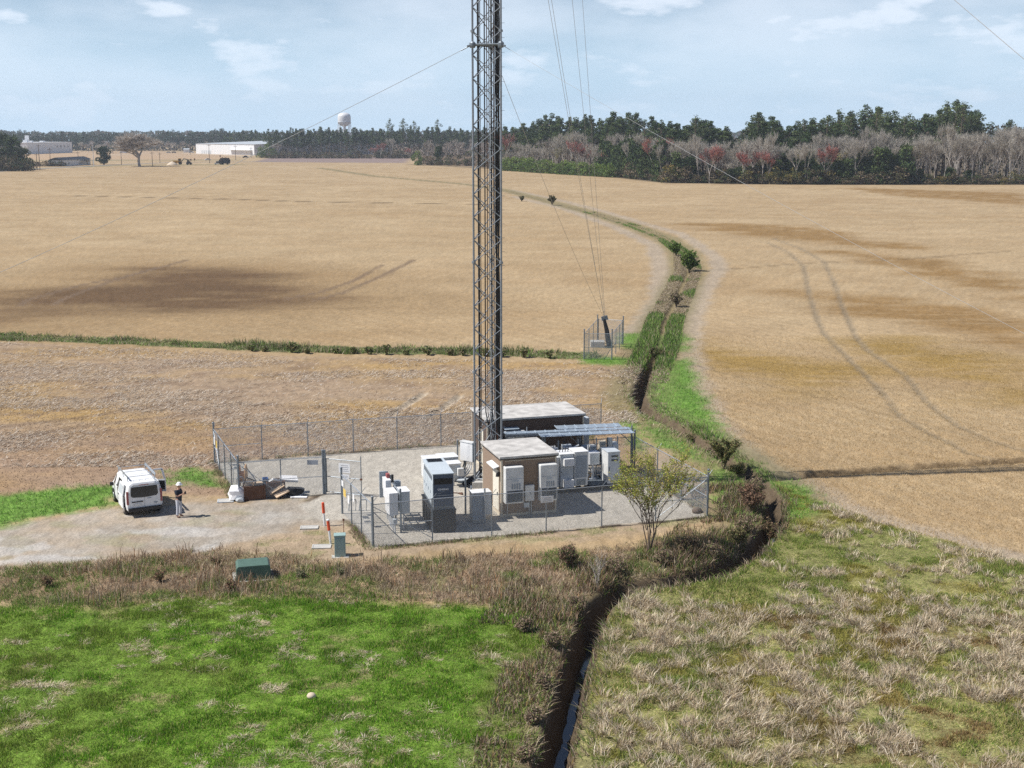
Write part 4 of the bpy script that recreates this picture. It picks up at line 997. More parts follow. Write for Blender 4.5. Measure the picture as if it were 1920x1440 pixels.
# feed lines and climbing ladder inside
rr_=random.Random(3)
fb=[]
for i in range(7):
    q=legs[2]*.35+Vector((-.15+.12*i-.1,-.12,0));fb.append(q)
for i,q in enumerate(fb):
    pts=[q*.5+Vector((.5,-.1,1.9)),q*.8+Vector((.25,-.05,2.6)),q+Vector((0,0,4.2))]+[q+Vector((rr_.uniform(-.015,.015),0,z)) for z in range(8,96,8)]
    MB().path(pts,.024 if i%3 else .034,5).build('feed_line','rust' if i in(1,4) else 'cable',t)
lx=legs[0]+Vector((.28,.35,0))
MB().tube(lx+Vector((0,0,.4)),lx+Vector((0,0,TH)),.06,n=6).build('waveguide','cable',t)
MB().tube(lx+Vector((.1,.1,.4)),lx+Vector((.1,.1,TH)),.02,n=6).build('waveguide','cable',t)
cb_=legs[1]+Vector((-.2,.22,0));b=MB()
for i in range(9):
    q=cb_+Vector((rr_.uniform(-.13,.12),rr_.uniform(-.1,.1),0));b.path([q+Vector((.5,0,2.5)),q+Vector((.1,0,3.2)),q+Vector((0,0,4.5))]+[q+Vector((rr_.uniform(-.05,.05),rr_.uniform(-.03,.03),z)) for z in range(7,96,3)],.03,5)
b.build('cable_bundle','cable',t)
b=MB()
for s in(-1,1):b.tube(cb_+Vector((-.28+.14*s,-.1,.6)),cb_+Vector((-.28+.14*s,-.1,TH)),.015,n=5)
for k in range(0,300):
    z=.8+k*.32
    if z>TH:break
    b.tube(cb_+Vector((-.42,-.1,z)),cb_+Vector((-.14,-.1,z)),.012,n=4)
b.build('ladder','galv',t)
b=MB();k=0
z=2
while z<TH:
    b.tube(legs[1]+Vector((.04,0,z)),legs[1]+Vector((.2,.02,z)),.012,n=4);z+=.75
b.build('step_bolt','galvdark',t)['kind']='stuff'
b=MB();b.path([(-.3,-.6,2.3),(.2,-.7,1.6),(.7,-.4,1.3),(1.3,-.2,1.7)],.03,6);b.box(.1,1.0,-.8,-.3,1.9,1.94,rot=(R(20),R(-18),0));b.build('base_guard','grating',t)

# ------------------------------------------------------------------ guy anchor and its little fence
AN=G(1137,650)
t=thing('guy_anchor','steel guy anchor on a concrete block inside the small fenced pen','anchor',(AN.x,AN.y,0))
MB().box(-1.5,-.2,-.6,.6,-.1,.55).build('concrete_block','concrete',t,bevel=.03)
MB().path([(.3,-.6,-.1),(.15,-.2,.6),(.0,.0,1.6),(-.25,.0,2.6)],[.24,.26,.22,.14],8).build('anchor_shaft','blacksteel',t)
MB().box(-.5,.1,-.08,.08,2.5,2.9,rot=(0,R(-15),0)).build('equaliser_plate','galvdark',t)
AT=Vector((AN.x-.25,AN.y,2.7))
pen=[G(1095,674),G(1147,674),G(1168,646),G(1120,643)]
t=thing('chain_link_fence','small chain link pen standing alone round the guy anchor by the ditch','fence',pen[0])
P=loc(t,pen)
def sub_(a,b,n):return [lerp(a,b,i/n) for i in range(n+1)]
fence_run(t,[P[0],P[1]],h=2.3,arms=False,ends=(1,1),midrail=(0,))
fence_run(t,sub_(P[1],P[2],3)[1:] if False else sub_(P[1]+Vector((.02,.1,0)),P[2],3),h=2.3,arms=False,ends=(0,1),midrail=(0,2))
fence_run(t,sub_(P[0]+Vector((.02,.1,0)),P[3],3),h=2.3,arms=False,ends=(0,1))
fence_run(t,[P[3]+Vector((.1,0,0)),P[2]-Vector((.1,0,0))],h=2.3,arms=False)
# guy wires
def guy(a,b,sag,label,r=.02,m='galv'):
    o=thing('guy_wire',label,'cable',tuple(a));pts=[]
    a=Vector(a);b=Vector(b)
    for i in range(33):
        s=i/32;p=a+(b-a)*s-Vector((0,0,sag*4*s*(1-s)));pts.append(p-a)
    MB().path(pts,r,5).build('wire','guywire',o);MB().tube(pts[0],pts[1]*.25,r*2.2,n=6).build('turnbuckle','galvdark',o)
def top(i,z):return TB+legs[i]*1.2+Vector((0,0,z-.08))
guy(top(0,GZ[0]),(-60,72,0),1.2,'thin guy wire dropping left from the tower across the left field',.013)
guy(top(1,GZ[0]),(44,36,0),.9,'bright guy wire crossing the right field from the bracket on the tower',.008)
guy(top(2,GZ[0]),AT,.6,'thin guy wire from the tower bracket down to the pen, lowest of those',.013)
guy(top(2,GZ[1]),AT,.8,'second steep guy wire rising from the pen to the upper tower',.014)
guy(top(2,GZ[1])+Vector((-.3,0,-.2)),AT+Vector((.05,.1,0)),1.0,'steep guy wire running close beside its twin above the pen',.014)
guy(top(2,GZ[2]),AT+Vector((.05,0,.05)),1.2,'third steep guy wire rising from the pen out of the picture',.014)
guy(top(2,GZ[3]),AT+Vector((.1,0,.05)),1.5,'steepest guy wire, rightmost of those rising from the pen',.014)
guy(top(1,GZ[1]),(44,36,0),1.5,'guy wire crossing the sky in the top right corner',.014)

# ------------------------------------------------------------------ things outside the fence
p=G(475,1080);t=thing('transformer_box','dark green padmount transformer box sunk in weeds beside the track','transformer',(p.x,p.y,-.05),R(14))
MB().prism([(-.75,0),(.75,0),(.75,.62),(.66,.72),(-.66,.72),(-.75,.62)],-.55,.55).build('cabinet','green',t,bevel=.03)
MB().box(-.9,.9,-.7,.7,-.1,.06).build('pad','concrete',t);MB().box(-.72,.72,-.562,-.552,.1,.6).build('door','green',t);MB().box(-.02,.02,-.59,-.564,.3,.4).build('lock','blacksteel',t)
p=G(638,1042);t=thing('utility_pedestal','pale green metal utility pedestal left of the front fence corner','pedestal',(p.x,p.y,0),R(8))
MB().box(-.26,.26,-.22,.22,0,1.0).build('body','palegreen',t,bevel=.015);MB().box(-.28,.28,-.24,.24,1.003,1.07).build('cap','palegreen',t,bevel=.02)
MB().box(-.2,.2,-.235,-.222,.1,.92).build('door','palegreen',t);MB().box(-.4,.4,-.35,.35,-.1,.02).build('base','concrete',t)
def marker(px,py,rz,lab,lean):
    p=G(px,py);t=thing('marker_post',lab,'marker post',(p.x,p.y,0),rz,'orange and white cable marker posts');t.rotation_euler=(lean[0],lean[1],rz)
    MB().tube((0,0,-.1),(0,0,.68),.055,n=10).build('tube','white',t);MB().tube((0,0,.68),(0,0,1.17),.075,n=10).build('sleeve','orange',t)
    MB().lathe([(.075,0),(.075,.05),(.02,.08)],(0,0,1.17),10).build('cap','white' if px>610 else 'orange',t)
marker(609,986,0,'orange and white marker post farther from the camera, beside the pale slab',(0,R(-3)))
marker(620,1019,.3,'white tipped orange marker post nearer the pedestal, leaning left',(0,R(-5)))
for px,py,w_,d_,rz,lab in((580,990,.85,.5,5,'pale concrete vault lid flush in the dirt beside the farther marker post'),(603,1026,.85,.55,4,'pale concrete vault lid flush in the dirt beside the pedestal'),(423,940,.8,.6,10,'framed concrete access lid in the dirt left of the rubbish heap')):
    p=G(px,py);t=thing('vault_lid',lab,'access lid',(p.x,p.y,0),R(rz));MB().box(-w_/2,w_/2,-d_/2,d_/2,-.05,.05).build('slab','concrete',t,bevel=.01)
    b=MB()
    for s in(-1,1):b.box(s*w_/2-.03,s*w_/2+.03,-d_/2-.03,d_/2+.03,-.05,.062);b.box(-w_/2,w_/2,s*d_/2-.03,s*d_/2+.03,-.05,.061)
    b.build('rim','ltgrey' if px<500 else 'concrete',t)
p=G(656,1000);t=thing('marker_stake','thin rusty steel stake in the bare dirt near the left fence run','stake',(p.x-.3,p.y,0));MB().tube((0,0,-.1),(0,0,.75),.018,n=5).build('rod','rust',t);MB().box(-.05,.05,-.01,.01,.66,.76).build('tab','rust',t)
# pieces lying in the meadow, ditch
p=G(584,1309);t=thing('white_stone','pale round stone lying alone in the green meadow','stone',(p.x,p.y,.05));b=MB().lathe([(.02,-.05),(.14,-.03),(.17,.05),(.12,.12),(.02,.15)],(0,0,0),9);b.build('stone','sand',t,smooth=True)
p=G(1318,962);t=thing('rock','brown rock at the foot of the right front fence corner','rock',(p.x-.3,p.y+.1,0));b=MB().lathe([(.05,-.1),(.4,0),(.42,.15),(.25,.32),(.05,.36)],(0,0,0),8);o=b.build('boulder','bark',t,smooth=True);o.scale=(.75,.6,.8);o.rotation_euler=(.1,.12,.6)
for px,py in((112,1100),):
    p=G(px,py)

# ------------------------------------------------------------------ rubbish heap by the left fence run
hp=G(462,940);ha=math.atan2((JG-W1).y,(JG-W1).x)
d1=Vector((math.cos(ha),math.sin(ha),0));d2=Vector((-d1.y,d1.x,0))
def H_(x,y,z=0):return tuple(hp+d1*x+d2*y+Vector((0,0,z)))
def crate(x,y,w_,d_,h_,lab,m='ply',rz=0,tilt=0,inner=True):
    t=thing('wooden_crate',lab,'crate',H_(x,y),ha+R(rz));k=.03
    b=MB();b.box(0,w_,0,k,0,h_);b.box(0,w_,d_-k,d_,0,h_);b.box(0,k,k,d_-k,0,h_);b.box(w_-k,w_,k,d_-k,0,h_);b.box(k,w_-k,k,d_-k,0,k);b.build('sides',m,t)
    b=MB();b.box(.0,w_,-.03,-.002,h_-.1,h_);b.box(0,.08,-.03,-.002,0,h_-.102);b.box(w_-.08,w_,-.03,-.002,0,h_-.102);b.build('batten',m,t);return t
crate(-.1,.15,1.15,.85,.78,'brown plywood crate full of scrap, front left of the rubbish heap')
crate(1.15,.35,1.0,.8,.85,'reddish open crate leaning over with papers and boards, right half of the heap',rz=4)
def blob(name,lab,cat,x,y,z,sx,sy,sz,m,seed):
    t=thing(name,lab,cat,H_(x,y,z),ha);r_=random.Random(seed);bm=bmesh.new();bmesh.ops.create_icosphere(bm,subdivisions=2,radius=.5)
    for v in bm.verts:
        k=.75+.4*r_.random();v.co=Vector((v.co.x*sx*k,v.co.y*sy*k,max(v.co.z*sz*k,-sz*.3)))
    me=bpy.data.meshes.new('sack');bm.to_mesh(me);bm.free();me.materials.append(M[m]);o=bpy.data.objects.new('sack',me);COL.objects.link(o);o.parent=t
blob('plastic_sheet','crumpled white plastic sheet at the left end of the rubbish heap','sheet',-.5,.4,.35,1.0,.8,.95,'foam',1)
blob('plastic_sheet','small grey white plastic scrap lying low at the corner post','sheet',-.35,-.02,.1,.5,.35,.3,'ltgrey',2)
blob('rubbish_bag','black rubbish bag at the right end of the heap','bag',2.6,.4,.25,1.15,.7,.55,'black',3)
blob('rubbish_bag','black bag stuffed between the two crates','bag',.95,.75,.7,.7,.5,.5,'black',4)
t=thing('foam_board','white foam board leaning on top of the heap at its right side','board',H_(1.95,.75,.75),ha);MB().box(0,.95,0,.5,0,.14,rot=(R(18),R(8),.1)).build('board','foam',t,bevel=.01)
t=thing('foam_board','white foam slab lying on the reddish crate','board',H_(1.35,.5,.78),ha);MB().box(0,.55,0,.4,0,.12,rot=(R(-25),R(20),.5)).build('board','foam',t,bevel=.01)
t=thing('cardboard_box','flattened tan cardboard pieces tipped into the front of the right crate','cardboard',H_(1.2,.05,.35),ha);b=MB();b.box(0,.9,.1,.5,.15,.2,rot=(R(25),R(-28),.1));b.box(.3,1.1,-.1,.3,-.1,-.04,rot=(R(15),R(-20),.3));b.build('sheet','card',t)
t=thing('cardboard_box','small tan box sitting in the brown plywood crate','cardboard',H_(.45,.3,.6),ha);MB().box(0,.5,0,.35,0,.3).build('carton','card',t);MB().box(-.03,.1,-.02,.37,.302,.32,rot=(0,-.5,0)).build('flap','card',t)
t=thing('cable_drum_side','black framed wooden disc standing in the brown crate','disc',H_(.0,.4,.62),ha);MB().box(0,.5,0,.08,0,.45,rot=(R(-20),R(25),0)).build('panel','card',t);MB().box(-.05,.55,.09,.12,-.05,.5,rot=(R(-20),R(25),0)).build('frame','black',t)
t=thing('blue_crate','blue plastic tub behind the heap beside the reddish crate','tub',H_(1.0,1.05,.62),ha);b=MB();b.box(0,.3,0,.03,0,.3);b.box(0,.3,.27,.3,0,.3);b.box(0,.03,.03,.27,0,.3);b.box(.27,.3,.03,.27,0,.3);b.box(.03,.27,.03,.27,0,.03);b.build('tub','blue',t)
t=thing('paper_scrap','torn pale board scraps on the gravel at the right end of the heap','scrap',H_(2.35,-.05,0),ha);b=MB();b.box(0,.7,0,.2,.02,.06,rot=(0,.05,.3));b.box(.2,.9,-.2,.0,.03,.07,rot=(.05,0,-.3));b.build('pieces','foam',t)
# wooden cable reel seen edge on, leaning at the corner
p=G(456,915);t=thing('cable_reel','orange brown wooden cable reel standing on edge behind the left corner post','cable reel',(p.x,p.y,.68),R(95))
for y in(-.2,.17):
    b=MB();n_=18
    b.tube((0,y,0),(0,y+.05,0),.68,n=24);b.build('flange','wood',t)
MB().tube((0,-.15,0),(0,.17,0),.3,n=16).build('drum','wood',t)
for px,py,lab in((436,925,'thin bent pipe leaning on the far left fence, nearer end'),(430,905,'thin grey pipe hoop standing by the far left fence')):
    p=G(px,py);t=thing('pipe_hoop',lab,'pipe',(p.x+.25,p.y,0),R(20));MB().path([(0,0,-.05),(0,0,.8),(.08,0,.92),(.3,0,.92),(.38,0,.8),(.38,0,-.05)],.03,6).build('pipe','galv',t)
# two pipe hoops inside gateway
for px,py,lab in((652,962,'grey pipe hoop standing just inside the gateway'),(672,962,'grey leaning pipe hoop, right one of two inside the gateway')):
    p=G(px,py);t=thing('pipe_hoop',lab,'pipe',(p.x,p.y+.4,0),R(10));MB().path([(0,0,-.05),(.06,0,.55),(.12,0,.6),(.36,0,.6),(.4,0,.5),(.36,0,-.05)],.03,6).build('pipe','galvdark',t)
# ------------------------------------------------------------------ van
fwd=Vector((math.cos(R(118)),math.sin(R(118)),0));lf=Vector((-fwd.y,fwd.x,0))
vp=Vector((-20.2,64.52,0))-lf*.80
van=thing('cargo_van','white small cargo van with roof rack and side doors standing open, parked on the track','van',(vp.x,vp.y,0),R(118))
def loft(sts,name,m,parent,bevel=0):
    b=MB();k=0
    for (x,zb,wb,belt,wr,zr) in sts:
        b.v+=[(x,-wb*.96,zb),(x,-wb,zb+.2),(x,-wb,belt),(x,-wr-.03,zr-.10),(x,-wr*.82,zr),(x,wr*.82,zr),(x,wr+.03,zr-.10),(x,wb,belt),(x,wb,zb+.2),(x,wb*.96,zb)]
    n=10
    for i in range(len(sts)-1):
        for j in range(n):
            a=i*n+j;c=i*n+(j+1)%n;b.f.append((a,c,c+n,a+n))
    b.f.append(tuple(range(n)));b.f.append(tuple((len(sts)-1)*n+j for j in range(n)))
    return b.build(name,m,parent,smooth=False,bevel=bevel)
body=loft([(-.87,.46,.80,1.05,.66,1.72),(-.82,.34,.88,1.06,.71,1.80),(0,.30,.905,1.06,.73,1.85),(1.9,.30,.905,1.05,.73,1.84),(2.2,.30,.90,1.05,.71,1.79),(2.78,.30,.89,1.04,.66,1.42),(3.0,.32,.88,1.0,.70,1.13),(3.4,.34,.82,.88,.62,1.0),(3.52,.40,.70,.75,.5,.86)],'body','white',van)
b=MB();b.v=[(-.885,y,z) for y,z in((-.70,1.16),(-.62,1.06),(-.2,1.02),(.2,1.02),(.62,1.06),(.70,1.16),(.66,1.60),(-.66,1.60))]+[(-.865,y,z) for y,z in((-.70,1.16),(-.62,1.06),(-.2,1.02),(.2,1.02),(.62,1.06),(.70,1.16),(.66,1.60),(-.66,1.60))]
b.f=[tuple(range(8))]+[(i,(i+1)%8,8+(i+1)%8,8+i) for i in range(8)]
b.build('rear_window','glass',van)
MB().box(-.883,-.868,-.006,.006,.5,1.02).box(-.877,-.866,-.76,.76,1.645,1.655).build('door_seam','midgrey',van)
MB().box(-1.0,-.80,-.86,.86,.30,.50).build('bumper','blacksteel',van,bevel=.04)
for s in(-1,1):
    MB().prism([(-.88,.70),(-.78,.70),(-.78,1.38),(-.86,1.38)],s*.86-.05,s*.86+.05).build('tail_light','red',van)
MB().box(-.90,-.872,.08,.66,.78,.84).build('rear_handle','blacksteel',van,bevel=.01)
MB().box(-.89,-.873,.16,.56,.60,.72).build('number_plate','offwhite',van)
MB().box(-.89,-.872,-.34,-.14,.93,.96).build('badge','midgrey',van)
b=MB();n_=12;b.v=[(-.885,-.56+.10*math.cos(2*math.pi*i/n_),.68+.045*math.sin(2*math.pi*i/n_)) for i in range(n_)];b.f=[tuple(range(n_))];b.build('oval_badge','midgrey',van)
MB().box(-.885,-.84,-.24,.24,1.675,1.70).build('brake_light','red',van)
for x in(0,2.66):
    for s in(-1,1):
        wv=MB().tube((x,s*.70,.32),(x,s*.925,.32),.325,n=20).build('wheel','black',van)
        MB().lathe([(.21,0),(.20,.014),(.05,.02)],(0,0,0),14).build('rim','chrome',wv)
        r_=bpy.data.objects[-1] if False else kids(wv)[0];r_.location=(x,s*.926,.32);r_.rotation_euler=(R(-90)*s,0,0)
        MB().tube((x,s*.70,.36),(x,s*.912,.36),.40,n=20).build('wheel_arch','blacksteel',van)
# front door windows and windscreen
for s in(-1,1):
    if s>0:MB().quad((1.55,s*.895,1.12),(2.55,s*.885,1.10),(2.2,s*.77,1.62),(1.6,s*.775,1.66)).build('side_window','glass',van)
MB().quad((2.97,-.70,1.17),(2.97,.70,1.17),(2.24,.62,1.755),(2.24,-.62,1.755)).build('windscreen','glass',van)
# open sliding doors: dark openings in the side and panels slid back
for s in(-1,1):
    MB().prism([(.75,.42),(1.5,.42),(1.5,1.06),(.75,1.06)],s*.895,s*.915).build('door_opening','black',van)
    MB().quad((.75,s*.912,1.06),(1.5,s*.912,1.06),(1.5,s*.785,1.64),(.75,s*.785,1.64)).build('door_opening','black',van)
    y0=s*1.03
    b=MB();P_=[(-.35,.40,0),(.72,.40,0),(.80,1.05,0),(.76,1.62,-.13),(-.25,1.62,-.13),(-.35,1.05,0)]
    b.v=[(x,y0+s*dy,z) for x,z,dy in P_]+[(x,y0-s*.05+s*dy,z) for x,z,dy in P_]
    b.f=[(0,1,2,5),(5,2,3,4),(11,8,7,6),(10,9,8,11)]+[(i,(i+1)%6,6+(i+1)%6,6+i) for i in range(6)]
    sdn=b.build('sliding_door','white',van)
    MB().quad((-.2,y0+s*.003-s*.012,1.10),(.68,y0+s*.003-s*.012,1.10),(.64,y0-s*.105,1.55),(-.14,y0-s*.105,1.55)).build('door_pane','ltgrey' if s>0 else 'glass',sdn)
    MB().box(.55,.68,y0-.02,y0+s*.03 if s>0 else y0+.02,.95,1.0).build('handle','blacksteel',sdn)
# right front door swung open
MB().prism([(1.55,.42),(2.4,.42),(2.45,1.04),(1.55,1.04)],-.915,-.895).build('door_opening','black',van)
dr=bpy.data.objects.new('front_door',None);COL.objects.link(dr);dr.parent=van;dr.location=(2.45,-.92,0);dr.rotation_euler=(0,0,R(62))
b=MB()
b.prism([(-.95,.38),(0,.38),(0,1.05),(-.95,1.05)],-.04,.03)
for q in(((-.95,1.05),(-.86,1.05),(-.72,1.62),(-.82,1.66)),((-.82,1.60),(-.75,1.69),(-.30,1.62),(-.28,1.55)),((-.36,1.56),(-.28,1.60),(0,1.12),(-.05,1.05))):b.prism(list(q),-.03,.01)
pn=b.build('door_panel','white',dr);MB().box(-.9,-.08,.032,.05,.5,.98).build('door_lining','blacksteel',dr);MB().box(-.12,.1,-.24,-.06,.98,1.16).build('mirror','blacksteel',dr,bevel=.03)
MB().box(2.3,2.45,.93,1.13,.98,1.16).build('mirror','blacksteel',van,bevel=.03)
# roof rack
b=MB()
for s in(-1,1):
    b.tube((-.4,s*.70,2.0),(2.1,s*.70,2.02),.022,n=6)
    b.box(-.4,2.1,s*.72-.01,s*.72+.01,2.03,2.12)
    for x in(-.3,.8,1.95):b.box(x,x+.06,s*.70-.02,s*.70+.02,1.80,2.03)
for x in(-.27,.83,1.98):b.tube((x,-.72,2.02),(x,.72,2.02),.018,n=6)
b.build('roof_rack','galv',van)
b=MB()
for i in range(4):b.box(-.5,2.0,-.45+i*.3,-.43+i*.3,1.853,1.862)
b.build('roof_rib','white',van)
MB().box(.8,1.5,-.5,.5,.45,1.0).build('cargo','blacksteel',van)

# ------------------------------------------------------------------ person
def skin(name,nodes,edges,m,parent,root=0,sub=2):
    me=bpy.data.meshes.new(name);me.from_pydata([n[:3] for n in nodes],edges,[]);o=bpy.data.objects.new(name,me);COL.objects.link(o);o.parent=parent
    s=o.modifiers.new('skin','SKIN');s.use_smooth_shade=True
    for v,n in zip(me.skin_vertices[0].data,nodes):
        r=n[3];v.radius=r if isinstance(r,tuple) else (r,r);v.use_root=False
    me.skin_vertices[0].data[root].use_root=True
    u=o.modifiers.new('sub','SUBSURF');u.levels=sub;u.render_levels=sub;me.materials.append(M[m]);return o
pp=G(337,969)
per=thing('person','standing person in white hard hat, navy shirt and pale trousers, holding up a device','person',(pp.x,pp.y,0),R(-18))
# local: facing +x
B=[(0,0,.96,(.12,.09)),(0,0,1.15,(.11,.08)),(.0,0,1.36,(.14,.09)),(.01,0,1.47,(.09,.08)),(.03,0,1.54,.055),(.05,0,1.60,.06),(.065,0,1.66,.085),(.06,0,1.73,.09),
 (0,.10,.88,.09),(.02,.11,.50,.06),(-.03,.12,.10,.042),(.10,.13,.04,.035),
 (-.02,-.10,.88,.09),(.0,-.14,.50,.06),(-.02,-.18,.10,.042),(.11,-.20,.04,.035),
 (-.01,.19,1.42,.065),(.06,.25,1.16,.045),(.28,.13,1.26,.034),(.34,.09,1.29,.028),
 (-.01,-.19,1.42,.065),(.06,-.25,1.16,.045),(.28,-.13,1.26,.034),(.34,-.09,1.29,.028)]
E_=[(0,1),(1,2),(2,3),(3,4),(4,5),(5,6),(6,7),(0,8),(8,9),(9,10),(10,11),(0,12),(12,13),(13,14),(14,15),(2,16),(16,17),(17,18),(18,19),(2,20),(20,21),(21,22),(22,23)]
fi=0
for s in(1,-1):
    hb=19 if s>0 else 23
    for j in range(4):
        k=len(B);B+=[(.375,s*(.075-.005*j),1.325-.022*j,.0105),(.405,s*(.05-.004*j),1.335-.022*j,.0095),(.40,s*(.022),1.33-.022*j,.008)];E_+=[(hb,k),(k,k+1),(k+1,k+2)]
    k=len(B);B+=[(.35,s*.062,1.335,.012),(.365,s*.035,1.355,.009)];E_+=[(hb,k),(k,k+1)]
skin('body',B,E_,'skin',per)
skin('shirt',[(0,0,.82,(.175,.15)),(0,0,.95,(.175,.15)),(0,0,1.12,(.185,.155)),(0,0,1.36,(.20,.15)),(.01,0,1.475,(.10,.09)),(-.01,.195,1.42,.085),(.04,.25,1.22,.068),(-.01,-.195,1.42,.085),(.04,-.25,1.22,.068)],[(0,1),(1,2),(2,3),(3,4),(3,5),(5,6),(3,7),(7,8)],'navy',per)
skin('trousers',[(0,0,1.0,(.15,.13)),(0,.10,.85,.105),(.02,.11,.50,.08),(-.03,.12,.10,.068),(-.02,-.10,.85,.105),(.0,-.14,.50,.08),(-.02,-.18,.10,.068)],[(0,1),(1,2),(2,3),(0,4),(4,5),(5,6)],'pants',per)
for y,x in((.12,-.03),(-.18,-.02)):skin('boot',[(x-.03,y,.06,.055),(x+.06,y,.05,.055),(x+.17,y,.04,.045),(x-.02,y,.14,.055)],[(0,1),(1,2),(0,3)],'boots',per)
b=MB().lathe([(.175,0),(.17,.012),(.128,.02),(.125,.06),(.105,.105),(.06,.135),(.01,.145)],(.055,0,1.735),18);b.box(.15,.25,-.07,.07,1.735,1.748);b.build('hard_hat','hat',per,smooth=True)
b=MB()
for s in(-1,1):b.lathe([(.002,-.006),(.011,0),(.002,.006)],(.148,s*.032,1.675),6)
b.build('eyes','ink',per);MB().prism([(.15,1.66),(.175,1.63),(.15,1.625)],-.013,.013).build('nose','skin',per);MB().box(.138,.15,-.022,.022,1.597,1.604).build('mouth','red',per)
b=MB()
for s in(-1,1):b.lathe([(.002,-.03),(.014,0),(.002,.03)],(.05,s*.092,1.66),8)
b.build('ears','skin',per)
MB().path([(-.03,.0,1.60),(-.035,.05,1.62),(-.02,.08,1.66)],.03,6).build('hair','boots',per)
dv=thing('handheld_device','small dark device held up in the hands of the person by the van','device',tuple(Vector((pp.x,pp.y,0))+Matrix.Rotation(R(-18),3,'Z')@Vector((.405,0,1.30))),R(-18));MB().box(-.01,.01,-.065,.065,-.04,.10,rot=(0,R(-15),0)).build('casing','blacksteel',dv,bevel=.004);MB().box(-.014,-.0105,-.055,.055,-.03,.09,rot=(0,R(-15),0),c=(0,0,.03)).build('screen','glass',dv)
# ------------------------------------------------------------------ trees
def tris_cloud(P,size,colr,seed=0,flat=.5):
    """one small triangle per point"""
    n=len(P);r=np.random.default_rng(seed)
    a=r.normal(size=(n,3));a[:,2]*=flat;a/=np.linalg.norm(a,axis=1)[:,None]+1e-9
    b=r.normal(size=(n,3));b-=a*(a*b).sum(1)[:,None];b/=np.linalg.norm(b,axis=1)[:,None]+1e-9
    s=size[:,None] if hasattr(size,'__len__') else size
    V=np.stack([P-a*s*.5-b*s*.25,P+a*s*.5-b*s*.25,P+b*s*.6],1).reshape(-1,3)
    F=np.arange(3*n).reshape(-1,3);return V,F,np.repeat(colr,3,0)
def clumps(cs,rs,per,seed):
    r=np.random.default_rng(seed);out=[];ci=[]
    for i,(c,q) in enumerate(zip(cs,rs)):
        m=max(4,int(per*q*q));d=r.normal(size=(m,3));d/=np.linalg.norm(d,axis=1)[:,None];rad=r.uniform(.45,1,m)**.6*q
        p=d*rad[:,None];p[:,2]*=.62;out.append(p+c);ci+= [i]*m
    return np.concatenate(out),np.array(ci)
def mk(name,lab,cat):return thing(name,lab,cat)
def pine_proto(seed,Hh=28,name='pine_tree',low=.5,wide=3.6,dens=34,pal=((.040,.072,.030),(.058,.095,.036),(.085,.125,.045),(.115,.15,.06))):
    r=np.random.default_rng(seed);t=mk(name,'pine','tree')
    b=MB();pts=[(0,0,-.3)]
    dx=r.normal(0,.25);dy=r.normal(0,.25)
    for k in range(1,7):pts.append((dx*k*.3+r.normal(0,.1),dy*k*.3+r.normal(0,.1),Hh*.96*k/6))
    b.path(pts,[.34,.3,.26,.22,.17,.11,.04],6)
    n=int(r.integers(20,30));cs=[];rs=[]
    for i in range(n):
        u=(i+r.random())/n;z=Hh*(low+(.98-low)*u);prof=math.sin(math.pi*min(1,(u*.8+.28)))**.7
        a=r.uniform(0,2*math.pi);d=wide*prof*r.uniform(.15,1.0);cs.append((pts[3][0]+d*math.cos(a),pts[3][1]+d*math.sin(a),z));rs.append(r.uniform(.85,1.7)*(.75+.4*prof))
        b.tube((pts[3][0],pts[3][1],z-.9-.3*d),(cs[-1][0],cs[-1][1],z-.2),.07,.03,4,False)
    for i in range(3):
        z=Hh*r.uniform(low*.55,low);a=r.uniform(0,6.28);b.tube((0,0,z),(2*math.cos(a),2*math.sin(a),z+.3),.06,.02,4,False)
    b.build('trunk','bark',t)
    P,ci=clumps(np.array(cs),rs,dens,seed+5);pc=np.array(pal)[r.integers(0,len(pal),n)][ci]*r.uniform(.75,1.3,(len(P),1))
    V,F,c=tris_cloud(P,r.uniform(.35,.75,len(P)),pc,seed);npobj('crown',V,F,'crown',c,t);return t
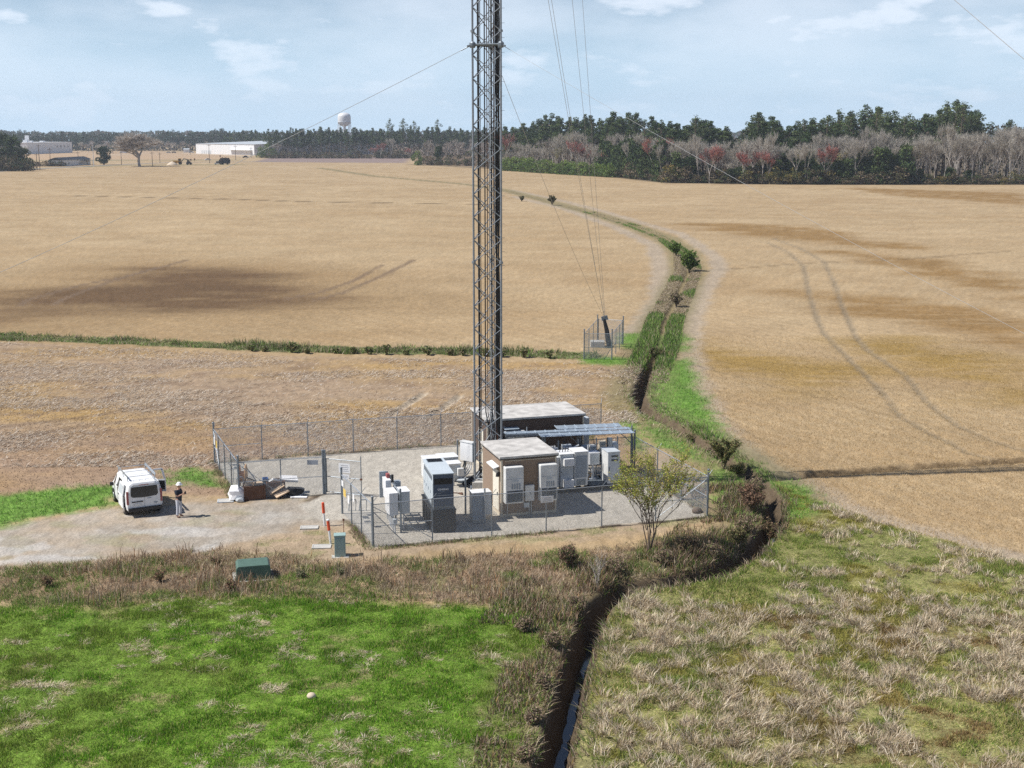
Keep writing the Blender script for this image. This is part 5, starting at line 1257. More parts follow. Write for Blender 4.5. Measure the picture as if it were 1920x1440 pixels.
def bare_proto(seed,Hh=17,name='bare_tree',spread=.36,bark='barkpale',twig=((.44,.41,.35),(.53,.50,.44),(.34,.31,.27)),buds=None,twn=1500,tw=.07,lean=.2,trunkr=.18,depth=5,first=.27):
    r=random.Random(seed);q=np.random.default_rng(seed);t=mk(name,'bare','tree');b=MB();tips=[]
    def rec(p,d,L,rad,dep):
        e=p+d*L;mid=p+d*L*.5+Vector((r.uniform(-1,1),r.uniform(-1,1),0))*L*.05
        b.path([p,mid,e],[rad,rad*.85,rad*.68],5 if rad>.08 else 3)
        if dep<=(2 if depth<6 else 4):tips.append((p,e))
        if dep==0:return
        for k in range(r.choice((2,3,3) if dep>2 else (2,3)) if not(depth==6 and dep==6) else 6):
            a=r.uniform(0,6.283);s=spread*r.uniform(.5,1.5)
            nd=(d+Vector((math.cos(a)*s,math.sin(a)*s,lean*r.uniform(0,.6)))).normalized()
            rec(p+d*L*r.uniform(.65,1.0),nd,L*r.uniform(.62,.86),rad*.62,dep-1)
    rec(Vector((0,0,-.2)),Vector((0,0,1)),Hh*first,trunkr,depth)
    b.build('trunk',bark,t)
    T=np.array([[tuple(a),tuple(c)] for a,c in tips]);i=q.integers(0,len(T),twn);u=q.random((twn,1));P0=T[i,0]*(1-u)+T[i,1]*u
    d=T[i,1]-T[i,0];d/=np.linalg.norm(d,axis=1)[:,None];d=d+q.normal(0,.55,(twn,3));d[:,2]=np.abs(d[:,2])*.8+.15
    d/=np.linalg.norm(d,axis=1)[:,None];L=q.uniform(.5,1.6,(twn,1))*Hh/17;P1=P0+d*L;s=np.cross(d,q.normal(size=(twn,3)));s/=np.linalg.norm(s,axis=1)[:,None]+1e-9
    V=np.stack([P0-s*tw/2,P0+s*tw/2,P1],1).reshape(-1,3);F=np.arange(3*twn).reshape(-1,3)
    c=np.array(twig)[q.integers(0,len(twig),twn)]*q.uniform(.8,1.2,(twn,1));c=np.repeat(c,3,0)
    if buds is not None:
        m=buds[1];k=q.integers(0,twn,m);P=P0[k]+(P1[k]-P0[k])*q.random((m,1));V2,F2,c2=tris_cloud(P,q.uniform(.12,.34,m),np.array(buds[0])[q.integers(0,len(buds[0]),m)]*q.uniform(.7,1.3,(m,1)),seed)
        F2=F2+len(V);V=np.concatenate([V,V2]);F=np.concatenate([F,F2]);c=np.concatenate([c,c2])
    npobj('crown',V,F,'crown',c,t);return t
def bush_proto(seed,Hh=5,wd=3,name='shrub',pal=((.05,.085,.03),(.08,.11,.04),(.12,.12,.06)),n=16,dens=26,sz=(.25,.55),cone=0,stem='bark'):
    r=np.random.default_rng(seed);t=mk(name,'shrub','shrub');cs=[];rs=[];b=MB()
    for i in range(n):
        u=r.random();z=Hh*(.08+.84*u);w_=wd*(1-cone*u)*(1-.35*(u-.4)**2*4)
        a=r.uniform(0,6.28);d=w_*math.sqrt(r.random())*.75;cs.append((d*math.cos(a),d*math.sin(a),z));rs.append(r.uniform(.16,.28)*Hh*(1-.35*cone*u));b.tube((d*.2*math.cos(a),d*.2*math.sin(a),-.1),cs[-1],.06,.02,4,False)
    b.build('stems',stem,t)
    P,ci=clumps(np.array(cs),rs,dens*25/(Hh*Hh),seed);P[:,2]=np.abs(P[:,2]);pc=np.array(pal)[r.integers(0,len(pal),n)][ci]*r.uniform(.7,1.35,(len(P),1))
    V,F,c=tris_cloud(P,r.uniform(sz[0],sz[1],len(P)),pc,seed,.9);npobj('foliage',V,F,'crown',c,t);return t

SEENP=set()
KC={}
def put(proto,loc,rz,sx,sz,label,group,cat=None):
    first=proto.name not in SEENP
    if first:KC[proto.name]=kids(proto)
    o=proto if first else copy_tree(proto,None,KC[proto.name]) if False else (proto if first else None)
    if first:SEENP.add(proto.name)
    else:
        o=proto.copy();COL.objects.link(o)
        for k in KC[proto.name]:
            c=k.copy();COL.objects.link(c);c.parent=o
    o.location=loc;o.rotation_euler=(0,0,rz);o.scale=(sx,sx,sz)
    o['label']=label
    if group:o['group']=group
    elif 'group' in o:del o['group']
    if cat:o['category']=cat
    return o
def at(px,basey,off=0):
    g=G(px,basey);d=Vector((g.x,g.y,0));L=d.length;return d*(1+off/L)
def topz(loc,ytop):
    """height that brings a top at loc up to photo row ytop"""
    v=(ytop-720)/FPX;a=PITCH+math.atan(v);return CAMH-loc.y*math.tan(a)
def prof(tab,x):
    xs=[p[0] for p in tab];ys=[p[1] for p in tab];return float(np.interp(x,xs,ys))
def tree_at(protos,Hh,px,basey,off,ytop,label,group,wk=1.0,cat=None,minh=None):
    l=at(px,basey,off);h=topz(l,ytop)
    if minh:h=max(h,minh)
    p=rr.choice(protos);s=h/Hh;put(p,(l.x,l.y,-.1),rr.uniform(0,6.28),s**.5*wk,s,label,group,cat)
rr=random.Random(21)
pines=[pine_proto(100+i,28,low=(.45,.5,.4,.55,.35,.5)[i],wide=(3.6,3.2,4.2,3.4,4.4,2.8)[i]) for i in range(6)]
opines=[pine_proto(140+i,30,low=.6,wide=5.2,dens=18,pal=((.065,.10,.04),(.09,.13,.05),(.13,.16,.07))) for i in range(3)]
fpines=[pine_proto(160+i,26,low=.35,wide=4.4,dens=16,pal=((.035,.065,.04),(.05,.085,.05))) for i in range(3)]
bares=[bare_proto(200+i,17) for i in range(5)]
pinks=[bare_proto(220+i,15,name='bare_tree',twig=((.40,.35,.31),(.46,.42,.37),(.33,.28,.25)),bark='barkpale') for i in range(3)]
reds=[bare_proto(240+i,15,name='maple_tree',twig=((.36,.26,.24),(.40,.30,.27)),buds=(((.38,.10,.08),(.44,.15,.11),(.36,.10,.08)),2600)) for i in range(3)]
golds=[bare_proto(260+i,13,name='budding_tree',buds=(((.30,.30,.08),(.36,.28,.08)),1300)) for i in range(2)]
cedars=[bush_proto(300+i,9,3.4,name='evergreen_tree',pal=((.04,.065,.025),(.06,.09,.032),(.085,.12,.04)),n=26,dens=60,sz=(.35,.8),cone=.45) for i in range(4)]
for c in cedars:c['category']='tree'
dshr=[bush_proto(320+i,5,3.2,pal=((.09,.085,.045),(.15,.12,.075),(.07,.10,.04),(.2,.16,.11)),n=18,dens=24,sz=(.25,.6)) for i in range(4)]
gshr=[bush_proto(340+i,5,3.2,pal=((.12,.19,.045),(.16,.22,.05),(.09,.14,.04)),n=18,dens=26,sz=(.25,.6)) for i in range(3)]
oshr=[bush_proto(360+i,5,3.2,pal=((.20,.17,.05),(.24,.18,.06),(.12,.13,.05)),n=16,dens=20,sz=(.22,.5)) for i in range(2)]
# right-hand wood
EDGE=[(770,309),(880,311),(945,318),(1150,331),(1260,343),(1500,346),(1920,346),(2100,346)]
TOP=[(860,240),(945,234),(975,226),(1000,214),(1060,207),(1130,209),(1180,206),(1230,210),(1262,224),(1300,215),(1340,222),(1375,240),(1400,214),(1420,207),(1445,216),(1475,230),(1520,210),(1550,214),(1590,203),(1640,196),(1680,214),(1725,202),(1760,200),(1790,189),(1815,194),(1835,214),(1860,218),(2100,214)]
W='behind the right hand field'
x=952
i=0
while x<1990:
    if not(1365<x<1392) :
        bare_zone=x>1838
        if not bare_zone or i%4==0:
            for o_ in((38,),(62,),(88,))[:3]:
                if rr.random()<(.92 if x<1500 else .8):
                    yy=prof(TOP,x)+rr.uniform(0,16)+(0 if o_[0]>60 else rr.uniform(2,12))
                    tree_at(pines if x<1500 or rr.random()<.6 else opines,28 if True else 30,x+rr.uniform(-4,4),prof(EDGE,x),o_[0]+rr.uniform(-8,8),yy,'tall dark pine with bare lower trunk at the back of the right hand wood','tall pines of the right hand wood',wk=rr.uniform(1.15,1.45))
    x+=rr.uniform(12,17);i+=1
for px,yt,lab in((1420,206,'broad dark pine standing by itself left of the gap in the right hand treeline'),(1640,196,'flat topped pine poking above the right hand wood, middle of a row of three'),(1590,203,'open crowned pine poking above the right hand wood, left of a row of three'),(1545,214,'thin low pine at the left end of the open crowned row, right hand wood'),(1793,188,'tallest pine of the right hand wood, its flat crown highest against the sky'),(1752,200,'wide dark pine just left of the tallest one in the right hand wood'),(1300,214,'dark round crowned pine above the red budded maple of the right hand wood')):
    l=at(px,prof(EDGE,px),30);h=topz(l,yt);put(rr.choice(opines),(l.x,l.y,-.1),rr.uniform(0,6),1.15,h/30,lab,None)
x=948
while x<1985:
    for k in range(2):
        yy=prof(TOP,x)+rr.uniform(24,62) if x<1840 else rr.uniform(200,260)
        tree_at(bares if rr.random()<.75 else pinks,16,x+rr.uniform(-6,6),prof(EDGE,x),rr.uniform(8,36),yy,'leafless pale grey tree in the thick middle band of the right hand wood','leafless trees of the right hand wood',wk=rr.uniform(.8,1.2),minh=9)
    x+=rr.uniform(8.5,12.5)
for px,yt,bo in((946,236,4),(1083,246,4),(1093,250,6),(1140,256,4),(1228,241,3),(1338,258,2),(1330,264,0),(1398,264,1),(1408,266,3),(1548,248,4),(1440,274,2)):
    tree_at(reds,15,px,prof(EDGE,px),bo,yt,'red budded maple standing among leafless trees of the right hand wood','red budded maples in the right hand wood',wk=1.0)
for px,yt in ((1040,268),(1510,262),(1530,288),(1585,270),(1430,285),(1700,262)):
    tree_at(golds,13,px,prof(EDGE,px),8,yt,'yellowish budding tree at the front of the right hand wood','yellow budding trees in the right hand wood')
x=1125
while x<1840:
    if rr.random()<.95:
        tree_at(cedars,9,x+rr.uniform(-4,4),prof(EDGE,x),rr.uniform(3,12),prof(EDGE,x)-rr.uniform(20,62)*(1.15 if 1130<x<1240 or 1430<x<1600 else .7),'dark evergreen tree at the front edge of the right hand wood','dark evergreens at the edge of the right hand wood',wk=1.05)
    x+=rr.uniform(12,22)
x=1140
while x<1990:
    tree_at(dshr if rr.random()<.75 else oshr,5,x,prof(EDGE,x),rr.uniform(-1,4),prof(EDGE,x)-rr.uniform(14,36)*(1 if x<1700 else .7),'brown green shrub along the field edge of the right hand wood','shrubs along the field edge of the right hand wood',wk=1.25)
    x+=rr.uniform(7,11)
x=946
while x<1150:
    tree_at(gshr,5,x,prof(EDGE,x)+2,rr.uniform(-1,3),prof(EDGE,x)-rr.uniform(17,26),'bright yellow green shrub in the low belt before the right hand wood','yellow green shrubs in the low belt before the wood',wk=1.3)
    x+=rr.uniform(6,9)
for i in range(34):
    px=1180+i*22+rr.uniform(-9,9);tree_at(bares,16,px,prof(EDGE,px),rr.uniform(0,14),prof(TOP,px)+rr.uniform(14,45),'tall pale trunked leafless tree at the front of the right hand wood','tall pale leafless trees fronting the right hand wood',wk=rr.uniform(.6,.9))
for a_,b_,st,y0_,y1_ in((1132,1250,11,256,276),(1268,1300,12,282,296),(1432,1525,14,280,300),(1618,1705,13,268,292),(1560,1600,14,290,305)):
    x=a_
    while x<b_:
        tree_at(cedars,9,x,prof(EDGE,x),rr.uniform(2,10),rr.uniform(y0_,y1_),'tall dark evergreen standing out in front of the right hand wood','tall dark evergreens in front of the right hand wood',wk=1.0);x+=st
# group just left of the tower
for px,yb,yt,ps,hh_,lab,grp in((783,310,283,gshr,5,'small round green bush at the left tip of the trees behind the tower',None),(822,309,272,cedars,9,'dark evergreen between pinkish bare trees left of the tower',None),):
    tree_at(ps,hh_,px,yb,0,yt,lab,grp,wk=1.0)
for k in range(13):
    px=790+k*10+rr.uniform(-4,4);tree_at(pinks,15,px,309,rr.uniform(4,22),rr.uniform(250,275),'pinkish leafless tree in the clump left of the tower','pinkish leafless trees left of the tower',wk=1.1)
for k in range(14):
    px=788+k*12+rr.uniform(-4,4);tree_at(dshr,5,px,prof(EDGE,px),rr.uniform(0,6),prof(EDGE,px)-rr.uniform(12,28),'brown shrub at the foot of the clump beside the tower','shrubs at the foot of the clump beside the tower',wk=1.2)
# centre pine wood
CT=[(425,246),(470,243),(500,243),(540,238),(600,236),(700,238),(800,236),(880,238),(960,236)]
x=508
while x<965:
    for o_ in(0,45):
        tree_at(pines,28,x+rr.uniform(-5,5),294,o_+rr.uniform(-8,8),prof(CT,x)+rr.uniform(-1,9),'tall slender pine in the dense dark wood left of the tower','tall pines of the wood left of the tower',wk=rr.uniform(.95,1.2))
    x+=rr.uniform(8,11)
x=425
while x<520:
    tree_at(pines,28,x,287,rr.uniform(10,60),prof(CT,x)+rr.uniform(-3,8),'dark pine rising behind the long white warehouse','pines behind the long white warehouse',wk=1.2);x+=8
for px,yt in((731,221),(757,220),(778,225),(820,222)):
    l=at(px,294,20);h=topz(l,yt);put(rr.choice(opines),(l.x,l.y,0),rr.uniform(0,6),1.1,h/30,'lone pine poking well above the wood left of the tower','pines poking above the wood left of the tower')
for px,yt,pr,hh_,lab in((714,258,reds,15,'red budded maple before the dark wood, left of the white leafless tree'),(700,272,reds,15,'low reddish maple before the dark wood, leftmost red one'),(767,272,reds,15,'faint reddish maple before the dark wood right of the white leafless tree'),(733,252,bares,16,'tall white leafless tree standing before the dark wood')):
    tree_at(pr,hh_,px,297,-6,yt,lab,None,wk=1.1)
for k in range(34):
    px=512+k*8+rr.uniform(-3,3);tree_at(dshr,5,px,297,rr.uniform(-4,4),297-rr.uniform(6,16),'low brown shrub along the foot of the wood left of the tower','low shrubs along the foot of the wood left of the tower',wk=1.5)
for px,yt in((490,275),(502,270),(514,277)):tree_at(gshr,5,px,296,0,yt,'pale green bushy willow beside the end of the long white warehouse','pale green willows by the warehouse',wk=1.2)
tree_at(pinks,15,521,296,2,262,'pinkish bare tree between the warehouse willows and the dark wood',None)
# far left woods
LT=[(-60,244),(20,246),(45,239),(60,247),(130,243),(150,246),(200,244),(250,248),(300,246),(330,239),(350,246),(385,240),(405,236),(430,243),(450,244)]
x=-40
while x<430:
    tree_at(fpines,26,x+rr.uniform(-3,3),283,rr.uniform(-10,10),prof(LT,x)+rr.uniform(-1,7),'distant blue green pine in the far treeline on the left','distant pines of the far left treeline',wk=1.9)
    x+=rr.uniform(8,11)
for k in range(22):
    px=150+k*12+rr.uniform(-4,4);tree_at(pinks if k%3 else bares,15,px,285,rr.uniform(-30,-5),rr.uniform(256,270),'small leafless tree in front of the far left treeline','leafless trees before the far left treeline',wk=1.4)
# near-left dark grove
for k in range(16):
    px=-50+k*6.5;yt=240+max(0,px-10)*.65+rr.uniform(-3,12);tree_at(pines if k%3 else cedars,28 if k%3 else 9,px,319,rr.uniform(0,30),yt,'dark tree of the grove cut by the left edge of the picture','dark trees of the grove at the left edge',wk=1.1)
for k in range(12):
    px=-40+k*8.3;tree_at(dshr,5,px,321,0,321-rr.uniform(14,30),'dark shrub at the foot of the grove at the left edge','shrubs at the foot of the left grove',wk=1.3)
for px in(62,68,76,90,97,104,111,117):tree_at(dshr,5,px,312,0,301-rr.uniform(-2,3),'low hedge shrub left of the small white house','hedge shrubs beside the small white house',wk=1.4)
l=at(195,309);rt=bush_proto(400,9,5.5,name='round_tree',pal=((.03,.055,.025),(.045,.07,.03)),n=34,dens=120,sz=(.3,.7));rt['category']='tree'
put(rt,(l.x,l.y,.9),0,1.02,topz(l,276)/9.6,'dark round evergreen tree right of the small white house',None)
MB().tube((0,0,-1),(0,0,3),.5,.35,8).build('trunk','bark',rt)
big=bare_proto(410,23,spread=.85,twn=12000,tw=.13,lean=.05,trunkr=.55,depth=6,first=.2,twig=((.42,.38,.33),(.48,.43,.38)),bark='barkpale')
bigtop=max(v.co.z for c_ in kids(big) for v in c_.data.vertices)
l=at(262,312);k_=topz(l,242)/bigtop;put(big,(l.x,l.y,0),1,k_*1.15,k_,'great spreading leafless tree standing alone at the far field edge on the left',None)
l=at(212,288);put(fpines[0],(l.x,l.y,0),0,1.2,topz(l,268)/26,'small dark conical pine between the round tree and the great leafless tree',None)
# distant masses
def far_woods():
    n=26000;r=np.random.default_rng(5);a=r.uniform(-.5,.5,n);d=2300+r.uniform(0,500,n);P=np.stack([np.sin(a)*d,np.cos(a)*d,r.uniform(0,1,n)**.7*(24+5*(vnoise(a*160,a*0,3)-.5))],1)
    V,F,c=tris_cloud(P,r.uniform(3,7,n),np.array([(.045,.07,.04),(.06,.085,.05),(.12,.10,.08)])[r.integers(0,3,n)],4,.8);o=npobj('distant_woods',V,F,'crown',c);o['kind']='stuff'
far_woods()
def mass(name,x0,x1,base,off,depth,tab,n,drop,cols,sz,seed):
    r=np.random.default_rng(seed);P=[]
    xs=r.uniform(x0,x1,n);tt=vnoise(xs*.22,xs*0,seed)*8+vnoise(xs*.07,xs*0,seed+1)*5
    for x,k in zip(xs,tt):
        l=at(x,base(x),off+r.uniform(0,depth));h=topz(l,prof(tab,x)+drop+k);P.append((l.x,l.y,h*r.random()**.8))
    V,F,c=tris_cloud(np.array(P),r.uniform(sz[0],sz[1],n),np.array(cols)[r.integers(0,len(cols),n)]*r.uniform(.7,1.3,(n,1)),seed,.8);o=npobj(name,V,F,'crown',c);o['kind']='stuff'
mass('far_treeline',-60,500,lambda x:283,25,60,LT,15000,3,((.04,.07,.04),(.055,.085,.05),(.10,.09,.07)),(1.2,3.2),31)
mass('wood_undergrowth',505,965,lambda x:294,60,60,CT,13000,8,((.03,.05,.028),(.045,.055,.035),(.10,.08,.06)),(.8,2.2),32)
mass('wood_interior',950,1990,lambda x:prof(EDGE,x),70,60,TOP,26000,14,((.045,.06,.035),(.07,.08,.045),(.17,.14,.11)),(.6,1.6),33)

# ------------------------------------------------------------------ shrubs and sapling close by
def near_plant(name,lab,cat,px,py,Hh,wd,pal,nb,nl,seed,leaf=(.03,.07),up=.8,bark='bark',rr0=.035,stems=4,dep=4,dx=0):
    g=G(px,py);t=thing(name,lab,cat,(g.x+dx,g.y,float(height(np.array([g.x+dx]),np.array([g.y]))[0])));r=random.Random(seed);q=np.random.default_rng(seed);b=MB();tips=[]
    def rec(p,d,L,rad,k):
        e=p+d*L;b.path([p,p+d*L*.5+Vector((r.uniform(-1,1),r.uniform(-1,1),r.uniform(-.5,.5)))*L*.08,e],[rad,rad*.8,rad*.6],5)
        if k<=2:tips.append((p,e))
        if k==0:return
        for j in range(nb):
            a=r.uniform(0,6.283);s=r.uniform(.35,.95)*wd
            rec(p+d*L*r.uniform(.4,1),(d+Vector((math.cos(a)*s,math.sin(a)*s,r.uniform(-.1,.5)*up))).normalized(),L*r.uniform(.55,.8),rad*.6,k-1)
    for j in range(stems):
        a=j*6.283/stems+r.random();s=r.uniform(.1,.35)*wd;rec(Vector((0,0,-.1)),Vector((math.cos(a)*s,math.sin(a)*s,1)).normalized(),Hh*r.uniform(.28,.38),rr0,dep)
    b.build('trunk' if cat=='tree' else 'stems',bark,t)
    T=np.array([[tuple(a),tuple(c)] for a,c in tips]);i=q.integers(0,len(T),nl);u=q.random((nl,1));P=T[i,0]*(1-u)+T[i,1]*u+q.normal(0,.05,(nl,3))
    V,F,c=tris_cloud(P,q.uniform(*leaf,nl),np.array(pal)[q.integers(0,len(pal),nl)]*q.uniform(.7,1.3,(nl,1)),seed,.8);npobj('leaves',V,F,'veg',c,t);return t
near_plant('sapling_tree','young multi stemmed tree with sparse yellow green leaves before the right end of the fence','tree',1217,1036,7.2,.95,((.34,.40,.07),(.42,.43,.09),(.26,.32,.06),(.46,.36,.12)),3,9500,3,leaf=(.04,.085),rr0=.034,stems=6,dep=4)
OL=((.17,.18,.06),(.12,.15,.05),(.24,.19,.09))
near_plant('shrub','tall olive green bush on the ditch bank behind the right fence corner','shrub',1357,880,2.6,1.0,OL,3,5200,5,leaf=(.06,.13),stems=6,dep=3)
near_plant('shrub','reddish brown bramble bush between the fence corner and the ditch pool','shrub',1408,962,2.3,1.1,((.24,.13,.09),(.30,.20,.13),(.17,.12,.08)),3,4200,6,leaf=(.05,.11),stems=7,dep=3)
near_plant('shrub','bramble bush leaning over the pool at the ditch bend','shrub',1440,985,1.8,1.1,((.26,.16,.10),(.33,.24,.15),(.14,.13,.06)),3,3200,7,leaf=(.05,.1),stems=7,dep=3)
near_plant('shrub','green bush in the ditch beside the anchor pen','shrub',1230,668,1.9,1.1,((.15,.15,.06),(.22,.18,.1),(.12,.17,.05)),3,2600,8,leaf=(.07,.14),stems=6,dep=3)
near_plant('shrub','large fresh green bush at the widest bend of the far ditch','shrub',1292,508,4.6,1.1,((.12,.20,.05),(.17,.24,.06),(.10,.15,.045)),3,5200,9,leaf=(.14,.3),stems=8,dep=3)
near_plant('shrub','green bush just up the far ditch from the largest one','shrub',1268,480,3.4,1.1,((.12,.20,.05),(.17,.24,.06),(.10,.15,.045)),3,3600,10,leaf=(.14,.3),stems=7,dep=3)
near_plant('shrub','brownish bush below the large green one in the far ditch','shrub',1268,575,2.4,1.1,((.26,.20,.14),(.34,.28,.2),(.16,.16,.07)),3,2600,12,leaf=(.1,.2),stems=7,dep=3)
near_plant('shrub','small dark bush on the far ditch where the field drain joins it','shrub',1035,385,4.0,1.2,((.11,.12,.05),(.18,.15,.08)),3,2600,13,leaf=(.2,.4),stems=7,dep=3)
near_plant('shrub','low olive bush left of the drain junction on the far ditch','shrub',978,378,2.6,1.2,((.14,.14,.06),(.2,.17,.09)),3,1600,14,leaf=(.2,.4),stems=5,dep=3)
near_plant('dead_sapling','pale leafless sapling standing among the brambles near the ditch','tree',1122,1105,2.3,.8,((.35,.3,.24),),3,200,15,leaf=(.03,.05),bark='barkpale',rr0=.02,stems=2,dep=3)
near_plant('shrub','tangled dark brown bramble mound on the bank left of the sapling','shrub',1065,1065,1.7,1.2,((.20,.12,.09),(.27,.18,.13),(.12,.15,.05)),3,3800,16,leaf=(.04,.1),stems=9,dep=3)
near_plant('shrub','green leaved mound on the bank below the young tree','shrub',1190,1095,1.5,1.2,((.13,.21,.05),(.17,.16,.08),(.1,.13,.04)),3,3600,17,leaf=(.04,.1),stems=9,dep=3)
near_plant('shrub','brown mound on the shaded bank right of the young tree','shrub',1290,1045,1.6,1.2,((.22,.15,.10),(.28,.21,.14),(.15,.15,.07)),3,3800,18,leaf=(.04,.1),stems=9,dep=3)
near_plant('shrub','olive mound close to the ditch, farthest right before the pool','shrub',1385,1025,1.4,1.2,((.22,.19,.08),(.28,.21,.12),(.15,.17,.06)),3,3000,19,leaf=(.04,.1),stems=8,dep=3)
BR=((.30,.21,.15),(.38,.30,.22),(.22,.16,.11),(.17,.2,.07))
for i,(px,py,hh_,lab) in enumerate(((985,1185,1.0,'brown bramble clump at the corner where meadow and weed strip meet the ditch'),(1035,1215,1.1,'tangled brown clump on the left ditch rim just below the sharp bend'),(1018,1290,.9,'grey brown clump on the left ditch rim, second below the bend'),(1000,1355,.8,'low straw coloured clump on the left ditch rim, third below the bend'),(985,1425,.8,'low brown clump on the left ditch rim at the bottom of the picture'),(1085,1150,1.3,'dark tangled clump hanging over the sharp ditch bend'),(1150,1080,1.5,'tall brown bramble clump just above the sharp ditch bend'),(1245,1062,1.3,'shaded brown clump above the ditch directly below the young tree'),(1335,1048,1.3,'shaded clump at the ditch rim, second to the right of the young tree'),(1395,1000,1.5,'russet clump beside the pool, between young tree and ditch pool'),(1418,930,1.5,'brown clump on the bank above the pool beside the field corner'),(1385,895,1.4,'green brown clump right of the right fence corner'),(1340,845,1.3,'brownish clump on the bank outside the right fence run'),(1290,815,1.2,'low green clump on the bank outside the right fence run, farther one'))):
    near_plant('bramble_clump',lab,'bramble',px,py,hh_,1.35,BR if i not in(11,13) else OL,3,2600,120+i,leaf=(.04,.09),stems=9,dep=3,rr0=.014)
def weed(px,py,Hh,lab,pal,seed,grp=None):near_plant('weed_clump',lab,'weed',px,py,Hh,1.0,pal,3,700,seed,leaf=(.04,.09),stems=6,dep=2,rr0=.012)
for i,(px,py,Hh,lab) in enumerate(((432,1108,.9,'dark brown weed clump beside the left side of the green transformer box'),(405,1062,.9,'brown weed clump on the track edge above the transformer box'),(300,1090,1.0,'tall rusty weed clump in the dry strip below the van'),(90,1100,.9,'russet weed clump in the dry strip near the left edge'),(565,1082,.7,'grey green weed clump right of the transformer box'),(640,1078,.6,'grey weed clump below the pale green pedestal'))):
    weed(px,py,Hh,lab,((.26,.16,.10),(.20,.11,.08),(.16,.17,.07)) if i<4 else ((.17,.2,.09),(.26,.22,.15)),60+i)
for i in range(16):
    px=470+i*37+rr.uniform(-12,12);g=prof([(0,640),(300,650),(560,662),(760,665),(900,668),(1092,674)],px)
    near_plant('hedge_shrub',('dark','olive','brown','fresh green')[i%4]+' shrub in the ditch line across the fields, number %d from the left end of the taller growth'%(i+1) if False else 'low dark shrub in the overgrown ditch line between the two left fields','shrub',px,g,rr.uniform(.8,1.6),1.2,((.14,.20,.06),(.2,.22,.09),(.3,.25,.16)),3,800,80+i,leaf=(.1,.2),stems=5,dep=2)['group']='low shrubs of the ditch line between the left fields'

# ------------------------------------------------------------------ far buildings
def P3(a,b,c):
    pass
def building(name,lab,A_,B_,depth,h,wallm,roofm,rise=0,over=.3):
    """front wall from A_ (left) to B_ (right), depth away from the camera"""
    d=(B_-A_);L=d.length;t=thing(name,lab,'building',(A_.x,A_.y,0),math.atan2(d.y,d.x))
    MB().box(0,L,0,depth,-.3,h).build('wall',wallm,t)
    if rise:MB().prism([(-over,h+.05),(depth+over,h+.05),(depth/2,h+rise)],-over,L+over,'x').build('roof',roofm,t)
    else:MB().box(-over,L+over,-over,depth+over,h+.01,h+.5).build('roof',roofm,t)
    return t,L
A_=G(368,288);B_=G(477,291.5)
t,L=building('warehouse','very long low white warehouse before the far pine wood',A_,B_,150,10.2,'white','ltgrey',rise=2.6,over=.6)
b=MB()
for i in range(int(L/4)):b.box(i*4,i*4+.4,-.08,-.002,0,10.1)
b.build('cladding_rib','white',t)
b=MB()
for i in range(5):b.box(L*.1+i*5.5,L*.1+i*5.5+3,-.12,-.002,.1,3.6)
b.build('dock_door','ltgrey',t)
MB().box(L*.62,L*.97,-3,-.1,4.6,5.0).build('dock_canopy','white',t)
A_=G(52,289);B_=G(136,286)
t,L=building('factory_building','flat white building with a row of small dark windows, far left',A_,B_,60,11,'white','white')
for i in range(4):
    MB().box(L*.64+i*L*.085,L*.64+i*L*.085+1.8,-.1,-.002,6,8).build('window','glass',t)
for x,w_,h_ in((L*.24,1.5,7),(L*.2,3,2.5),(L*.3,4,1.6),(L*.55,5,1.4)):MB().box(x,x+w_,10,14,11.5,11.5+h_).build('roof_unit','white',t)
A_=G(118,312);B_=G(170,308.6)
t,L=building('small_house','small white house with a dark pitched roof beside the far road',A_,B_,9,3.7,'white','blacksteel',rise=1.7,over=.6)
for u in(.08,.2,.66,.74,.86):
    w_=MB().box(L*u,L*u+1.1,-.1,-.002,.9,2.2).build('window','glass',t);MB().box(L*u-.1,L*u+1.2,-.14,-.101,.78,.88).build('sill','white',w_)
MB().box(L*.60,L*.60+1.0,-.1,-.002,.0,2.2).build('door','midgrey',t)
MB().box(L*.6,L*.97,-2.2,-.3,2.9,3.05).build('porch_roof','blacksteel',t);b=MB()
for u in(.61,.79,.96):b.tube((L*u,-2.1,0),(L*u,-2.1,2.9),.1,n=6)
b.build('porch_post','white',t)
for px,y,w_,lab in((230,287,9,'small pale shed before the far left treeline'),(349,286,10,'white box van sized shed left of the warehouse')):
    A_=G(px-5,y);B_=G(px+5,y);t,L=building('shed',lab,A_,B_,6,3.4,'white','ltgrey',rise=1)
for k,(px,y) in enumerate(((560,289),(596,290),(640,288))):
    A_=G(px-12,y);B_=G(px+12,y);t,L=building('far_building','pale building glimpsed between the trunks of the wood left of the tower, '+('left','middle','right')[k]+' one',A_+Vector((0,110,0)),B_+Vector((0,110,0)),20,9,'white','ltgrey',rise=1)
